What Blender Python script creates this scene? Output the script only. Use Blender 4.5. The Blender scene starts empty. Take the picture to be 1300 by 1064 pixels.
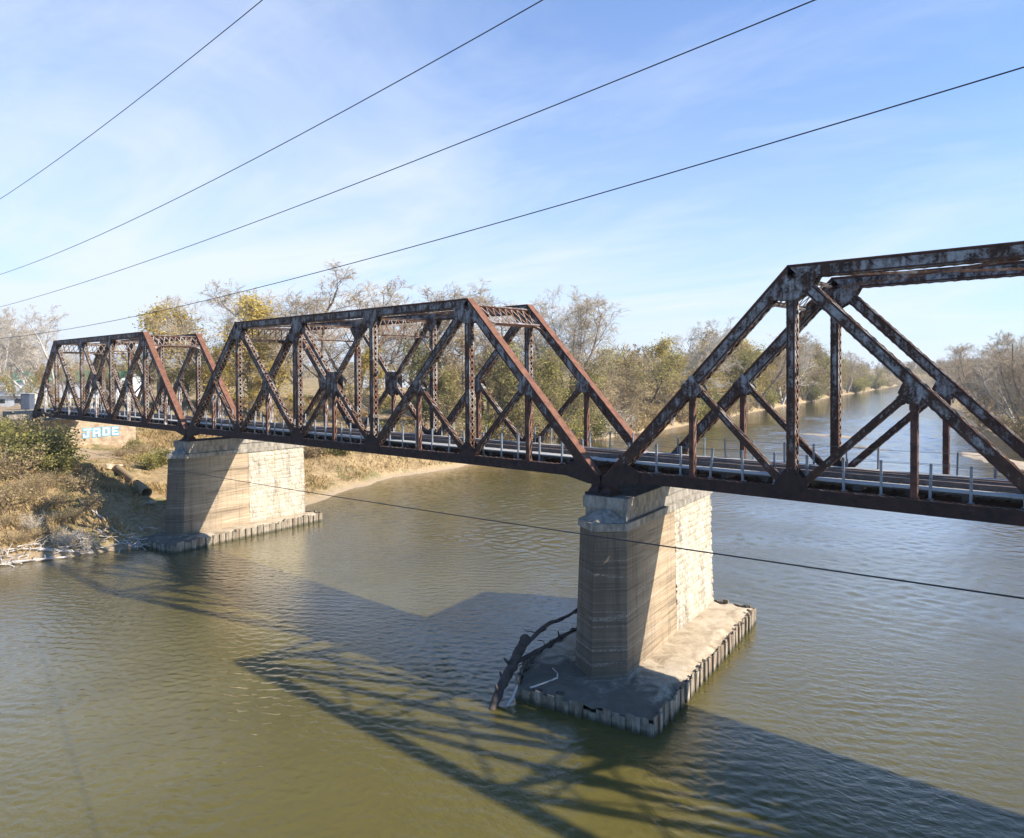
import bpy, math, random
import numpy as np
from mathutils import Vector

D = bpy.data
SC = bpy.context.scene
COL = SC.collection
R = math.radians
V = Vector

# ------------------------------------------------------------------ dimensions (metres)
P = 8.25          # truss panel
H = 8.3           # truss height between chord centres
W = 4.87          # distance between the two trusses
ZW = -9.3         # river level
ZT = -0.95        # top of the piers
CAM = (19.2848, -27.4591, 4.5895)
YAW, PIT, ROL, F = 0.7288, -0.015, -0.0055, 924.59

# ------------------------------------------------------------------ tagging / linking helpers
def tag(o, label=None, cat=None, group=None, kind=None):
    if label: o['label'] = label
    if cat: o['category'] = cat
    if group: o['group'] = group
    if kind: o['kind'] = kind
    return o

def link(name, me, parent=None, loc=None):
    o = D.objects.new(name, me)
    COL.objects.link(o)
    if parent is not None: o.parent = parent
    if loc is not None: o.location = loc
    return o

def empty(name, loc=(0, 0, 0), rz=0.0):
    o = D.objects.new(name, None)
    COL.objects.link(o)
    o.empty_display_size = 0.5
    o.location = loc
    o.rotation_euler = (0, 0, rz)
    return o

def copy_tree(o, parent=None):
    c = o.copy()
    COL.objects.link(c)
    if parent is not None: c.parent = parent
    for ch in list(o.children): copy_tree(ch, c)
    return c

class MB:
    """collects faces and links them as one mesh object"""
    def __init__(s): s.v = []; s.f = []; s.m = []
    def add(s, vs, fs, m=0):
        n = len(s.v)
        s.v.extend([tuple(p) for p in vs])
        for f in fs:
            s.f.append(tuple(i + n for i in f)); s.m.append(m)
    def obox(s, c, ax, ay, az, m=0):
        c = V(c); ax = V(ax); ay = V(ay); az = V(az)
        vs = [c + ax*i + ay*j + az*k for k in (-1, 1) for j in (-1, 1) for i in (-1, 1)]
        s.add(vs, [(0,2,3,1),(4,5,7,6),(0,1,5,4),(2,6,7,3),(0,4,6,2),(1,3,7,5)], m)
    def box(s, lo, hi, m=0):
        c = [(a+b)/2 for a, b in zip(lo, hi)]; h = [(b-a)/2 for a, b in zip(lo, hi)]
        s.obox(c, (h[0],0,0), (0,h[1],0), (0,0,h[2]), m)
    def bar(s, p0, p1, w, d, up=(0,0,1), m=0):
        p0 = V(p0); p1 = V(p1); e = (p1-p0); L = e.length; e.normalize()
        sd = e.cross(V(up))
        if sd.length < 1e-4: sd = e.cross(V((1,0,0)))
        sd.normalize(); u = sd.cross(e)
        s.obox((p0+p1)/2, e*L/2, sd*w/2, u*d/2, m)
    def tube(s, pts, rad, n=8, m=0, cap=True):
        pts = [V(p) for p in pts]
        base = len(s.v); k = len(pts)
        prev = None
        for i, p in enumerate(pts):
            t = (pts[min(i+1, k-1)] - pts[max(i-1, 0)]).normalized()
            if prev is None:
                a = t.cross(V((0,0,1)))
                if a.length < 0.05: a = t.cross(V((1,0,0)))
            else:
                a = prev - t*prev.dot(t)
            a.normalize(); prev = a; b = t.cross(a)
            r = rad[i] if hasattr(rad, '__len__') else rad
            for j in range(n):
                an = 2*math.pi*j/n
                s.v.append(tuple(p + a*math.cos(an)*r + b*math.sin(an)*r))
        for i in range(k-1):
            for j in range(n):
                a0 = base+i*n+j; a1 = base+i*n+(j+1) % n
                s.f.append((a0, a1, a1+n, a0+n)); s.m.append(m)
        if cap:
            s.f.append(tuple(base+j for j in reversed(range(n)))); s.m.append(m)
            s.f.append(tuple(base+(k-1)*n+j for j in range(n))); s.m.append(m)
    def prism(s, poly, z0, z1, m=0, scale_top=None):
        n = len(poly)
        top = scale_top if scale_top else poly
        vs = [(x, y, z0) for x, y in poly] + [(x, y, z1) for x, y in top]
        fs = [tuple(reversed(range(n))), tuple(range(n, 2*n))]
        fs += [(i, (i+1) % n, n+(i+1) % n, n+i) for i in range(n)]
        s.add(vs, fs, m)
    def plate(s, poly, y0, y1, m=0):
        """polygon in (x,z) extruded along y"""
        n = len(poly)
        vs = [(x, y0, z) for x, z in poly] + [(x, y1, z) for x, z in poly]
        fs = [tuple(range(n)), tuple(reversed(range(n, 2*n)))]
        fs += [(i, n+i, n+(i+1) % n, (i+1) % n) for i in range(n)]
        s.add(vs, fs, m)
    def build(s, name, mats, parent=None, smooth=False):
        me = D.meshes.new(name)
        me.from_pydata(s.v, [], s.f)
        if not isinstance(mats, (list, tuple)): mats = [mats]
        for x in mats: me.materials.append(x)
        me.polygons.foreach_set('material_index', s.m)
        if smooth: me.polygons.foreach_set('use_smooth', [True]*len(s.f))
        me.update()
        return link(name, me, parent)

def np_mesh(name, verts, faces, mats, midx=None, smooth=False):
    verts = np.ascontiguousarray(verts, dtype=np.float32); faces = np.ascontiguousarray(faces, dtype=np.int32)
    k = faces.shape[1]
    me = D.meshes.new(name)
    me.vertices.add(len(verts)); me.vertices.foreach_set('co', verts.ravel())
    me.loops.add(faces.size); me.loops.foreach_set('vertex_index', faces.ravel())
    me.polygons.add(len(faces))
    me.polygons.foreach_set('loop_start', np.arange(0, faces.size, k, dtype=np.int32))
    for x in mats: me.materials.append(x)
    if midx is not None: me.polygons.foreach_set('material_index', np.ascontiguousarray(midx, dtype=np.int32))
    if smooth: me.polygons.foreach_set('use_smooth', np.ones(len(faces), dtype=bool))
    me.update(calc_edges=True); me.validate()
    return me

# ------------------------------------------------------------------ materials
class NT:
    def __init__(s, name):
        s.mat = D.materials.new(name); s.mat.use_nodes = True
        s.t = s.mat.node_tree; s.n = s.t.nodes; s.n.clear()
        s.out = s.n.new('ShaderNodeOutputMaterial')
    def new(s, typ, **kw):
        x = s.n.new(typ)
        for k, v in kw.items():
            if k in x.inputs.keys(): x.inputs[k].default_value = v
            else: setattr(x, k, v)
        return x
    def L(s, a, b): s.t.links.new(a, b)
    def pos(s, scale=(1,1,1), rot=(0,0,0)):
        g = s.n.new('ShaderNodeNewGeometry'); m = s.n.new('ShaderNodeMapping')
        m.inputs['Scale'].default_value = scale; m.inputs['Rotation'].default_value = rot
        s.L(g.outputs['Position'], m.inputs['Vector']); return m.outputs['Vector']
    def noise(s, vec, scale, detail=4, rough=0.55, dist=0.0):
        x = s.new('ShaderNodeTexNoise', Scale=scale, Detail=detail, Roughness=rough, Distortion=dist)
        s.L(vec, x.inputs['Vector']); return x.outputs['Fac']
    def ramp(s, fac, stops, interp='LINEAR'):
        r = s.n.new('ShaderNodeValToRGB'); r.color_ramp.interpolation = interp
        e = r.color_ramp.elements
        while len(e) < len(stops): e.new(0.5)
        for i, (p, c) in enumerate(stops):
            e[i].position = p
            e[i].color = (c, c, c, 1) if not hasattr(c, '__len__') else (*c, 1)
        s.L(fac, r.inputs['Fac']); return r.outputs['Color']
    def mix(s, fac, a, b, blend='MIX'):
        m = s.n.new('ShaderNodeMix'); m.data_type = 'RGBA'; m.blend_type = blend
        for inp, val in ((m.inputs[0], fac), (m.inputs[6], a), (m.inputs[7], b)):
            if hasattr(val, 'is_output'): s.L(val, inp)
            elif hasattr(val, '__len__'): inp.default_value = (*val, 1)
            else: inp.default_value = val
        return m.outputs[2]
    def math(s, op, a, b=None):
        m = s.n.new('ShaderNodeMath'); m.operation = op
        for inp, val in ((m.inputs[0], a), (m.inputs[1], b)):
            if val is None: continue
            if hasattr(val, 'is_output'): s.L(val, inp)
            else: inp.default_value = val
        return m.outputs[0]
    def bsdf(s, color, rough=0.7, metal=0.0, bump=None, bstr=0.3, bdist=0.02, spec=0.5, ior=None):
        b = s.n.new('ShaderNodeBsdfPrincipled')
        for k, val in (('Base Color', color), ('Roughness', rough), ('Metallic', metal), ('Specular IOR Level', spec)):
            inp = b.inputs[k]
            if hasattr(val, 'is_output'): s.L(val, inp)
            elif hasattr(val, '__len__'): inp.default_value = (*val, 1)
            else: inp.default_value = val
        if ior: b.inputs['IOR'].default_value = ior
        if bump is not None:
            bp = s.new('ShaderNodeBump', Strength=bstr, Distance=bdist)
            s.L(bump, bp.inputs['Height']); s.L(bp.outputs['Normal'], b.inputs['Normal'])
        s.L(b.outputs['BSDF'], s.out.inputs['Surface'])
        return s.mat

def steel(name, paint, rust_a, rust_b, lo, hi, streak=0.35, gx=0.0, gz=0.0, pale=None):
    """old paint flaking to rust: paint below lo, rust above hi of a noise field in world space"""
    t = NT(name)
    v = t.pos()
    n1 = t.noise(v, 1.7, 7, 0.7, 0.5)
    n2 = t.noise(t.pos((5, 5, 0.7)), 1.0, 4, 0.6)
    n3 = t.noise(v, 14.0, 4, 0.65)
    f = t.math('ADD', t.math('MULTIPLY', n1, 0.6), t.math('ADD', t.math('MULTIPLY', n2, streak), t.math('MULTIPLY', n3, 0.4-streak*0.5)))
    g = t.n.new('ShaderNodeNewGeometry'); sp = t.n.new('ShaderNodeSeparateXYZ'); t.L(g.outputs['Position'], sp.inputs[0])
    along = t.math('MINIMUM', t.math('MAXIMUM', t.math('DIVIDE', t.math('ADD', sp.outputs['X'], 42), 42), -0.6), 1.2)
    if gx: f = t.math('ADD', f, t.math('MULTIPLY', along, gx))          # the spans were last painted at different times
    if gz: f = t.math('ADD', f, t.math('MULTIPLY', t.math('MAXIMUM', t.math('SUBTRACT', 3.2, sp.outputs['Z']), -1.5), gz))   # spray rusts the lower steel first
    k = t.ramp(f, [(lo, 0.0), (hi, 1.0)])
    rust = t.ramp(t.noise(v, 3.3, 5, 0.65), [(0.3, rust_a), (0.7, rust_b)])
    pt = t.ramp(n3, [(0.25, tuple(c*0.72 for c in paint)), (0.75, paint)])
    if pale: pt = t.mix(t.math('MINIMUM', t.math('MAXIMUM', t.math('SUBTRACT', along, 0.2), 0.0), 1.0), pt, t.ramp(n3, [(0.25, tuple(c*0.75 for c in pale)), (0.75, pale)]))
    return t.bsdf(t.mix(k, pt, rust), rough=t.ramp(k, [(0, 0.5), (1, 0.85)]), bump=f, bstr=0.35, bdist=0.02, spec=0.35)

M = {}
M['web'] = steel('flaking_painted_steel', (0.20, 0.195, 0.19), (0.024, 0.014, 0.009), (0.088, 0.043, 0.025), 0.47, 0.60, gz=0.024, pale=(0.38, 0.37, 0.355))
M['lace'] = steel('rusty_lacing_steel', (0.42, 0.365, 0.30), (0.050, 0.024, 0.015), (0.22, 0.10, 0.05), 0.465, 0.64, gx=0.03)
M['cover'] = steel('red_rust_plate', (0.34, 0.27, 0.24), (0.085, 0.036, 0.022), (0.21, 0.090, 0.050), 0.34, 0.48)
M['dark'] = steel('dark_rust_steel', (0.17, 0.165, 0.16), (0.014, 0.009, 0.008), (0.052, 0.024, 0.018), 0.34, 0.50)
M['edge'] = steel('rusted_angle_iron', (0.26, 0.25, 0.24), (0.030, 0.016, 0.011), (0.105, 0.046, 0.028), 0.36, 0.52)
M['hanger'] = steel('pale_painted_steel', (0.62, 0.60, 0.56), (0.04, 0.02, 0.015), (0.16, 0.07, 0.045), 0.50, 0.60, gx=0.13)

def simple(name, ca, cb, scale=4.0, rough=0.8, bstr=0.2, stretch=(1,1,1), metal=0.0, spec=0.4):
    t = NT(name)
    n = t.noise(t.pos(stretch), scale, 5, 0.65)
    return t.bsdf(t.ramp(n, [(0.3, ca), (0.7, cb)]), rough=rough, metal=metal, bump=n, bstr=bstr, spec=spec)

M['tie'] = simple('creosote_timber', (0.035, 0.028, 0.024), (0.085, 0.07, 0.058), 6)
M['walk'] = simple('weathered_plank', (0.26, 0.25, 0.23), (0.46, 0.44, 0.405), 5, stretch=(0.25, 4, 4))
M['rail'] = simple('rail_steel', (0.16, 0.10, 0.07), (0.26, 0.19, 0.15), 5, 0.5)
M['galv'] = simple('galvanised_steel', (0.20, 0.21, 0.22), (0.31, 0.32, 0.33), 8, 0.5, 0.05, metal=0.5)
M['wire'] = simple('black_cable', (0.010, 0.011, 0.012), (0.022, 0.023, 0.025), 4, 0.55, 0)
M['railrust'] = simple('cable_wire', (0.10, 0.10, 0.10), (0.2, 0.2, 0.2), 4, 0.5, 0)

def m_concrete():
    t = NT('board_marked_concrete')
    v = t.pos()
    g = t.n.new('ShaderNodeNewGeometry')
    lines = t.noise(t.pos((0.30, 0.30, 7.5)), 1.0, 4, 0.65, 0.15)       # form-board lines
    band = t.noise(t.pos((0.1, 0.1, 1.3)), 1.0, 2, 0.5)             # pour lifts
    st = t.noise(t.pos((2.2, 2.2, 0.16)), 1.0, 5, 0.7, 0.4)          # vertical run-off stains
    fine = t.noise(v, 12, 5, 0.7)
    base = t.ramp(t.math('ADD', t.math('MULTIPLY', lines, 0.6), t.math('MULTIPLY', band, 0.4)),
                  [(0.36, (0.15, 0.11, 0.07)), (0.46, (0.30, 0.22, 0.135)), (0.58, (0.40, 0.30, 0.19)), (0.75, (0.52, 0.44, 0.33))])
    base = t.mix(t.ramp(fine, [(0.3, 0.0), (0.75, 0.28)]), base, (0.26, 0.20, 0.14))
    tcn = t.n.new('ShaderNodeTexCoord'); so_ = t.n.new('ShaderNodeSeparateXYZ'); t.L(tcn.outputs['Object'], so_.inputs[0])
    grime_shade = t.ramp(t.math('ADD', t.math('MULTIPLY', so_.outputs['Y'], 0.16), t.math('ADD', t.math('MULTIPLY', st, 1.1), 0.25)), [(0.15, 0.82), (0.80, 0.0)])   # grime on the upstream cutwater, with its shade darkened into the colour
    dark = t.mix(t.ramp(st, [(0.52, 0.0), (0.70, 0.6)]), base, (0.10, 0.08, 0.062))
    dark = t.mix(grime_shade, dark, (0.065, 0.052, 0.040))
    lime = t.ramp(t.noise(t.pos((0.05, 0.05, 1.9)), 1.0, 2, 0.4, 0.0), [(0.475, 0.0), (0.5, 0.6), (0.515, 0.0)])
    dark = t.mix(t.math('MULTIPLY', lime, t.ramp(fine, [(0.42, 0.0), (0.62, 1.0)])), dark, (0.40, 0.36, 0.30))
    hard = t.ramp(lines, [(0.40, 1.0), (0.455, 0.0), (0.47, 0.0), (0.53, 1.0)])
    h = t.math('ADD', t.math('MULTIPLY', hard, 0.6), fine)
    return t.bsdf(dark, 0.9, bump=h, bstr=0.5, bdist=0.02, spec=0.2)
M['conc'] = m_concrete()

def m_stone(name='rough_ashlar_stone'):
    t = NT(name)
    v = t.pos()
    n = t.noise(v, 1.3, 6, 0.7, 0.5); f = t.noise(v, 11, 6, 0.7); st = t.noise(t.pos((2.5, 2.5, 0.2)), 1.0, 4, 0.6)
    c = t.ramp(n, [(0.3, (0.32, 0.26, 0.185)), (0.5, (0.445, 0.385, 0.29)), (0.72, (0.54, 0.49, 0.40))])
    c = t.mix(t.ramp(f, [(0.42, 0.0), (0.72, 0.65)]), c, (0.16, 0.13, 0.10))
    c = t.mix(t.ramp(st, [(0.55, 0.0), (0.72, 0.4)]), c, (0.36, 0.25, 0.13))
    s2 = t.noise(t.pos((1.1, 1.1, 0.12)), 1.7, 5, 0.65); c = t.mix(t.ramp(s2, [(0.52, 0.0), (0.66, 0.6)]), c, (0.13, 0.11, 0.09))
    return t.bsdf(c, 0.92, bump=f, bstr=0.6, bdist=0.03, spec=0.2)
M['stone'] = m_stone()
M['capstone'] = simple('grey_cap_stone', (0.10, 0.088, 0.07), (0.36, 0.31, 0.245), 2.2, 0.9, 0.5, stretch=(1.5, 1.5, 0.6))

def m_slab():
    t = NT('shaded_footing_concrete')
    v = t.pos()
    n = t.noise(v, 0.9, 6, 0.7, 0.8); f = t.noise(v, 7, 6, 0.7)
    c = t.ramp(n, [(0.32, (0.25, 0.19, 0.12)), (0.5, (0.42, 0.34, 0.235)), (0.7, (0.52, 0.45, 0.35))])
    c = t.mix(t.ramp(f, [(0.45, 0.0), (0.75, 0.5)]), c, (0.24, 0.17, 0.10))
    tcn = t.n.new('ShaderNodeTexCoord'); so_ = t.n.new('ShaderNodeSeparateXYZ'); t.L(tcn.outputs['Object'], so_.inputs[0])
    shade_patch = t.ramp(t.math('ADD', t.math('MULTIPLY', so_.outputs['Y'], 0.14), t.math('ADD', t.math('MULTIPLY', n, 1.3), 0.30)), [(0.32, 0.80), (0.66, 0.0)])   # shade of the upstream end painted in as a dark irregular patch
    c = t.mix(shade_patch, c, (0.075, 0.062, 0.048))
    return t.bsdf(c, 0.92, bump=t.math('ADD', n, t.math('MULTIPLY', f, 0.4)), bstr=0.5, bdist=0.06, spec=0.2)
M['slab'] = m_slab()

def m_pile():
    t = NT('sheet_pile_steel')
    n = t.noise(t.pos((3, 3, 0.5)), 1.2, 5, 0.65); f = t.noise(t.pos(), 6, 4, 0.6)
    c = t.ramp(n, [(0.3, (0.105, 0.082, 0.056)), (0.55, (0.26, 0.215, 0.155)), (0.75, (0.41, 0.36, 0.285))])
    c = t.mix(t.ramp(f, [(0.5, 0.0), (0.75, 0.6)]), c, (0.10, 0.075, 0.05))
    g = t.n.new('ShaderNodeNewGeometry'); sp = t.n.new('ShaderNodeSeparateXYZ'); t.L(g.outputs['Position'], sp.inputs[0])
    tide = t.ramp(t.math('ADD', t.math('SUBTRACT', sp.outputs['Z'], ZW), t.math('MULTIPLY', n, 0.35)), [(0.26, 0.85), (0.42, 0.0)])   # slime left by the changing river level
    rst = t.noise(t.pos((2.2, 2.2, 0.35)), 1.6, 4, 0.7)
    c = t.mix(t.ramp(rst, [(0.52, 0.0), (0.68, 0.75)]), c, (0.16, 0.075, 0.035))
    c = t.mix(tide, c, (0.055, 0.05, 0.03))
    return t.bsdf(c, 0.85, bump=f, bstr=0.3, spec=0.25)
M['pile'] = m_pile()
M['char'] = simple('black_ragged_crust', (0.02, 0.018, 0.015), (0.09, 0.08, 0.065), 5, 0.95, 0.8)

def m_water():
    t = NT('muddy_river_water')
    v = t.pos()
    big = t.noise(t.pos((0.05, 0.03, 1)), 1.0, 4, 0.6, 0.8)
    c = t.ramp(big, [(0.3, (0.080, 0.066, 0.016)), (0.7, (0.118, 0.097, 0.028))])
    w1 = t.noise(t.pos((1.0, 1.6, 1), (0, 0, R(40))), 2.4, 4, 0.6, 0.9)
    w2 = t.noise(t.pos((1.0, 1.5, 1), (0, 0, R(-15))), 8.0, 3, 0.6, 0.4)
    w3 = t.noise(t.pos((0.5, 1.0, 1), (0, 0, R(25))), 0.35, 3, 0.5, 0.6)
    # calmer and rougher patches follow the currents
    k = t.ramp(t.noise(t.pos((0.035, 0.05, 1), (0, 0, R(30))), 1.0, 4, 0.6, 1.2), [(0.32, 0.3), (0.68, 1.25)])
    h = t.math('MULTIPLY', t.math('ADD', t.math('ADD', w1, t.math('MULTIPLY', w2, 0.5)), t.math('MULTIPLY', w3, 1.2)), k)
    d = t.n.new('ShaderNodeSubsurfaceScattering'); d.falloff = 'BURLEY'; d.inputs['Scale'].default_value = 0.28; d.inputs['Radius'].default_value = (1.0, 0.95, 0.7); g = t.new('ShaderNodeBsdfGlossy', Roughness=0.05); fr = t.new('ShaderNodeFresnel', IOR=1.33); mx = t.n.new('ShaderNodeMixShader')
    bp = t.new('ShaderNodeBump', Strength=0.5, Distance=0.06); t.L(h, bp.inputs['Height'])
    for x in (g, fr, d): t.L(bp.outputs['Normal'], x.inputs['Normal'])
    t.L(c, d.inputs['Color']); t.L(t.math('MINIMUM', t.math('ADD', fr.outputs[0], t.math('MULTIPLY', t.math('MAXIMUM', t.math('SUBTRACT', fr.outputs[0], 0.05), 0.0), 1.7)), 0.86), mx.inputs[0])
    t.L(d.outputs[0], mx.inputs[1]); t.L(g.outputs[0], mx.inputs[2]); t.L(mx.outputs[0], t.out.inputs['Surface'])
    return t.mat
M['water'] = m_water()

def m_ground():
    t = NT('river_bank_earth')
    v = t.pos()
    g = t.n.new('ShaderNodeNewGeometry'); sp = t.n.new('ShaderNodeSeparateXYZ'); t.L(g.outputs['Position'], sp.inputs[0])
    n = t.noise(v, 0.22, 6, 0.65, 0.6); f = t.noise(v, 2.2, 6, 0.7); ff = t.noise(v, 11, 5, 0.7)
    grass = t.ramp(f, [(0.28, (0.15, 0.105, 0.055)), (0.5, (0.35, 0.245, 0.125)), (0.72, (0.48, 0.36, 0.20))])
    green = t.ramp(f, [(0.3, (0.055, 0.062, 0.02)), (0.7, (0.17, 0.175, 0.06))])
    c = t.mix(t.ramp(n, [(0.50, 0.0), (0.60, 0.75)]), grass, green)
    dirt = t.ramp(ff, [(0.3, (0.25, 0.175, 0.105)), (0.7, (0.42, 0.32, 0.215))])
    zz = t.math('ADD', sp.outputs['Z'], t.math('MULTIPLY', t.math('SUBTRACT', f, 0.5), 2.0))
    wet = t.ramp(t.math('MULTIPLY', t.math('SUBTRACT', zz, ZW), 0.4), [(0.05, 1.0), (0.24, 0.0)])
    c = t.mix(wet, c, dirt)
    at = t.n.new('ShaderNodeAttribute'); at.attribute_name = 'path'
    path = t.ramp(t.math('ADD', at.outputs['Fac'], t.math('MULTIPLY', t.math('SUBTRACT', f, 0.5), 0.9)), [(0.40, 0.0), (0.60, 0.9)])
    c = t.mix(path, c, dirt)
    return t.bsdf(c, 0.95, bump=t.math('ADD', f, t.math('MULTIPLY', ff, 0.5)), bstr=0.9, bdist=0.2, spec=0.1)
M['ground'] = m_ground()
M['sand'] = simple('gravel_bar_sand', (0.34, 0.25, 0.16), (0.50, 0.41, 0.29), 0.8, 0.95, 0.5)

def m_leaf(name, stops, scale=0.9, trans=0.45):
    t = NT(name)
    oi = t.n.new('ShaderNodeObjectInfo')
    n = t.noise(t.pos(), scale, 4, 0.75)
    f = t.math('ADD', n, t.math('MULTIPLY', t.math('SUBTRACT', oi.outputs['Random'], 0.5), 0.22))
    c = t.ramp(f, stops)
    d = t.n.new('ShaderNodeBsdfDiffuse'); tr = t.n.new('ShaderNodeBsdfTranslucent'); mx = t.n.new('ShaderNodeMixShader')
    t.L(c, d.inputs['Color']); t.L(c, tr.inputs['Color']); mx.inputs[0].default_value = trans
    t.L(d.outputs[0], mx.inputs[1]); t.L(tr.outputs[0], mx.inputs[2]); t.L(mx.outputs[0], t.out.inputs['Surface'])
    return t.mat
M['lf_yellow'] = m_leaf('yellow_autumn_leaf', [(0.3, (0.26, 0.20, 0.05)), (0.5, (0.48, 0.36, 0.085)), (0.7, (0.62, 0.48, 0.16))])
M['lf_olive'] = m_leaf('olive_autumn_leaf', [(0.3, (0.18, 0.17, 0.055)), (0.5, (0.35, 0.31, 0.10)), (0.7, (0.52, 0.43, 0.15))])
M['lf_tan'] = m_leaf('tan_autumn_leaf', [(0.3, (0.24, 0.18, 0.085)), (0.5, (0.42, 0.32, 0.15)), (0.7, (0.56, 0.45, 0.23))])
M['lf_green'] = m_leaf('green_leaf', [(0.3, (0.055, 0.065, 0.024)), (0.5, (0.13, 0.135, 0.05)), (0.7, (0.25, 0.235, 0.09))])
M['lf_bush'] = m_leaf('bush_leaf', [(0.3, (0.08, 0.085, 0.03)), (0.5, (0.21, 0.195, 0.07)), (0.68, (0.46, 0.40, 0.12)), (0.8, (0.52, 0.32, 0.10))], 1.6)
M['grass'] = m_leaf('dry_grass_blade', [(0.28, (0.17, 0.125, 0.05)), (0.45, (0.38, 0.265, 0.12)), (0.6, (0.52, 0.37, 0.19)), (0.75, (0.58, 0.46, 0.28))], 0.55, 0.3)
M['bk_white'] = simple('pale_sycamore_bark', (0.34, 0.30, 0.26), (0.66, 0.62, 0.57), 1.2, 0.9, 0.2)
M['bk_grey'] = simple('grey_brown_bark', (0.15, 0.115, 0.09), (0.32, 0.265, 0.215), 1.5, 0.9, 0.3)
M['bk_dark'] = simple('dark_bark', (0.07, 0.055, 0.045), (0.17, 0.135, 0.105), 1.5, 0.9, 0.3)
M['tw_brown'] = simple('brown_twig', (0.19, 0.13, 0.08), (0.36, 0.26, 0.16), 0.6, 0.9, 0)
M['tw_mid'] = simple('grey_twig', (0.29, 0.215, 0.13), (0.52, 0.41, 0.27), 0.6, 0.9, 0)
M['tw_pale'] = simple('pale_twig', (0.37, 0.31, 0.24), (0.58, 0.51, 0.41), 0.6, 0.9, 0)
M['drift'] = simple('bleached_driftwood', (0.30, 0.25, 0.20), (0.58, 0.52, 0.45), 3, 0.9, 0.3)
M['driftd'] = simple('dark_wet_driftwood', (0.022, 0.017, 0.013), (0.095, 0.068, 0.05), 3, 0.85, 0.6)

# ------------------------------------------------------------------ camera mathematics (to place things where they stand)
def place(px, depth):
    """ground position (x, y) of what is seen at image column px, depth metres ahead of the camera"""
    r = (px-650)/F*depth
    return (CAM[0] + r*math.cos(YAW) - depth*math.sin(YAW), CAM[1] + r*math.sin(YAW) + depth*math.cos(YAW))

def ray(px, py):
    r3 = (px-650)/F; u3 = -(py-487.5)/F
    r = r3*math.cos(ROL)-u3*math.sin(ROL); u2 = r3*math.sin(ROL)+u3*math.cos(ROL)
    fw = math.cos(PIT)-u2*math.sin(PIT); u = math.sin(PIT)+u2*math.cos(PIT)
    return V((r*math.cos(YAW)-fw*math.sin(YAW), r*math.sin(YAW)+fw*math.cos(YAW), u))

# ------------------------------------------------------------------ TRUSS SPAN
YV = V((0, 1, 0))
def laced(mb, p0, p1, d, b, t0=0.0, t1=0.0, cover=False, lace=(True, True), pitch=None, web=0, lc=1, cv=2, single=False):
    """riveted built-up member: two webs with flange angles, a cover plate or crossed lacing on the two other faces"""
    p0 = V(p0); p1 = V(p1); e = (p1-p0).normalized()
    p0 = p0 + e*t0; p1 = p1 - e*t1
    n = e.cross(YV); n.normalize()
    if n.z < -1e-6 or (abs(n.z) <= 1e-6 and n.x < 0): n = -n
    mid = (p0+p1)/2; L = (p1-p0).length
    for s in (-1, 1):
        mb.obox(mid + YV*s*(b/2-0.012), e*L/2, YV*0.012, n*d/2, web)
        for q in (-1, 1):                                   # flange angles
            mb.obox(mid + YV*s*(b/2-0.042) + n*q*(d/2+0.0075), e*L/2, YV*0.045, n*0.0075, web if not cover or q < 0 else cv)
            mb.obox(mid + YV*s*(b/2+0.004) + n*q*(d/2-0.034), e*L/2, YV*0.004, n*0.034, 3)
    if cover:
        mb.obox(mid + n*(d/2+0.026), e*L/2, YV*(b/2+0.03), n*0.010, cv)
    pitch = (pitch or b*0.9)*1.12
    k = max(2, int(round(L/pitch))); st = L/k
    for q, on in ((-1, lace[0]), (1, lace[1] and not cover)):
        if not on: continue
        off = n*q*(d/2+0.022)
        hb = b/2-0.04
        for i in range(k):
            a = p0 + e*(i*st); c = p0 + e*((i+1)*st)
            mb.bar(a - YV*hb + off, c + YV*hb + off, 0.052, 0.010, n, lc)
            if not single: mb.bar(a + YV*hb + off + n*q*0.0115, c - YV*hb + off + n*q*0.0115, 0.052, 0.010, n, lc)
        for a in (p0 + e*0.22, p1 - e*0.22):                # batten plates at the ends
            mb.obox(a + off + n*q*0.024, e*0.22, YV*(b/2-0.005), n*0.006, web)

def hull(pts):
    pts = sorted(set((round(a, 4), round(b, 4)) for a, b in pts))
    def half(ps):
        h = []
        for p in ps:
            while len(h) >= 2 and (h[-1][0]-h[-2][0])*(p[1]-h[-2][1]) - (h[-1][1]-h[-2][1])*(p[0]-h[-2][0]) <= 0: h.pop()
            h.append(p)
        return h
    a = half(pts); b = half(pts[::-1])
    return a[:-1] + b[:-1]

def gusset(mb, node, arms, b, lens=0.75, d=0.34, off=0.0):
    pts = []
    for a, ln in arms:
        e = V((a[0], 0, a[1])).normalized(); n = V((-e.z, 0, e.x))
        for s in (-1, 1):
            q = V((node[0], 0, node[1])) + e*ln*lens + n*s*d/2
            pts.append((q.x, q.z))
    h = hull(pts)
    cx = sum(p[0] for p in h)/len(h); cz = sum(p[1] for p in h)/len(h)
    for s in (-1, 1):
        y0 = s*(b/2+0.002+off); y1 = s*(b/2+0.016+off)
        mb.plate(h, min(y0, y1), max(y0, y1), 0)
        k = len(h)
        for i in range(k):                                  # rivet heads round the edge
            a = V((h[i][0], 0, h[i][1])); c = V((h[(i+1) % k][0], 0, h[(i+1) % k][1]))
            m = int((c-a).length/0.13)
            for j in range(m):
                for ins in (0.10, 0.22):
                    p = a + (c-a)*((j+0.5)/m); p = p + (V((cx, 0, cz))-p).normalized()*ins
                    r = 0.022
                    mb.add([(p.x-r, y1, p.z), (p.x, y1, p.z-r), (p.x+r, y1, p.z), (p.x, y1, p.z+r), (p.x, y1+s*0.014, p.z)],
                           [(0,1,4),(1,2,4),(2,3,4),(3,0,4)] if s < 0 else [(1,0,4),(2,1,4),(3,2,4),(0,3,4)], 0)

def shift_y(mb, dy):
    mb.v = [(x, y+dy, z) for x, y, z in mb.v]; return mb

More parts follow.
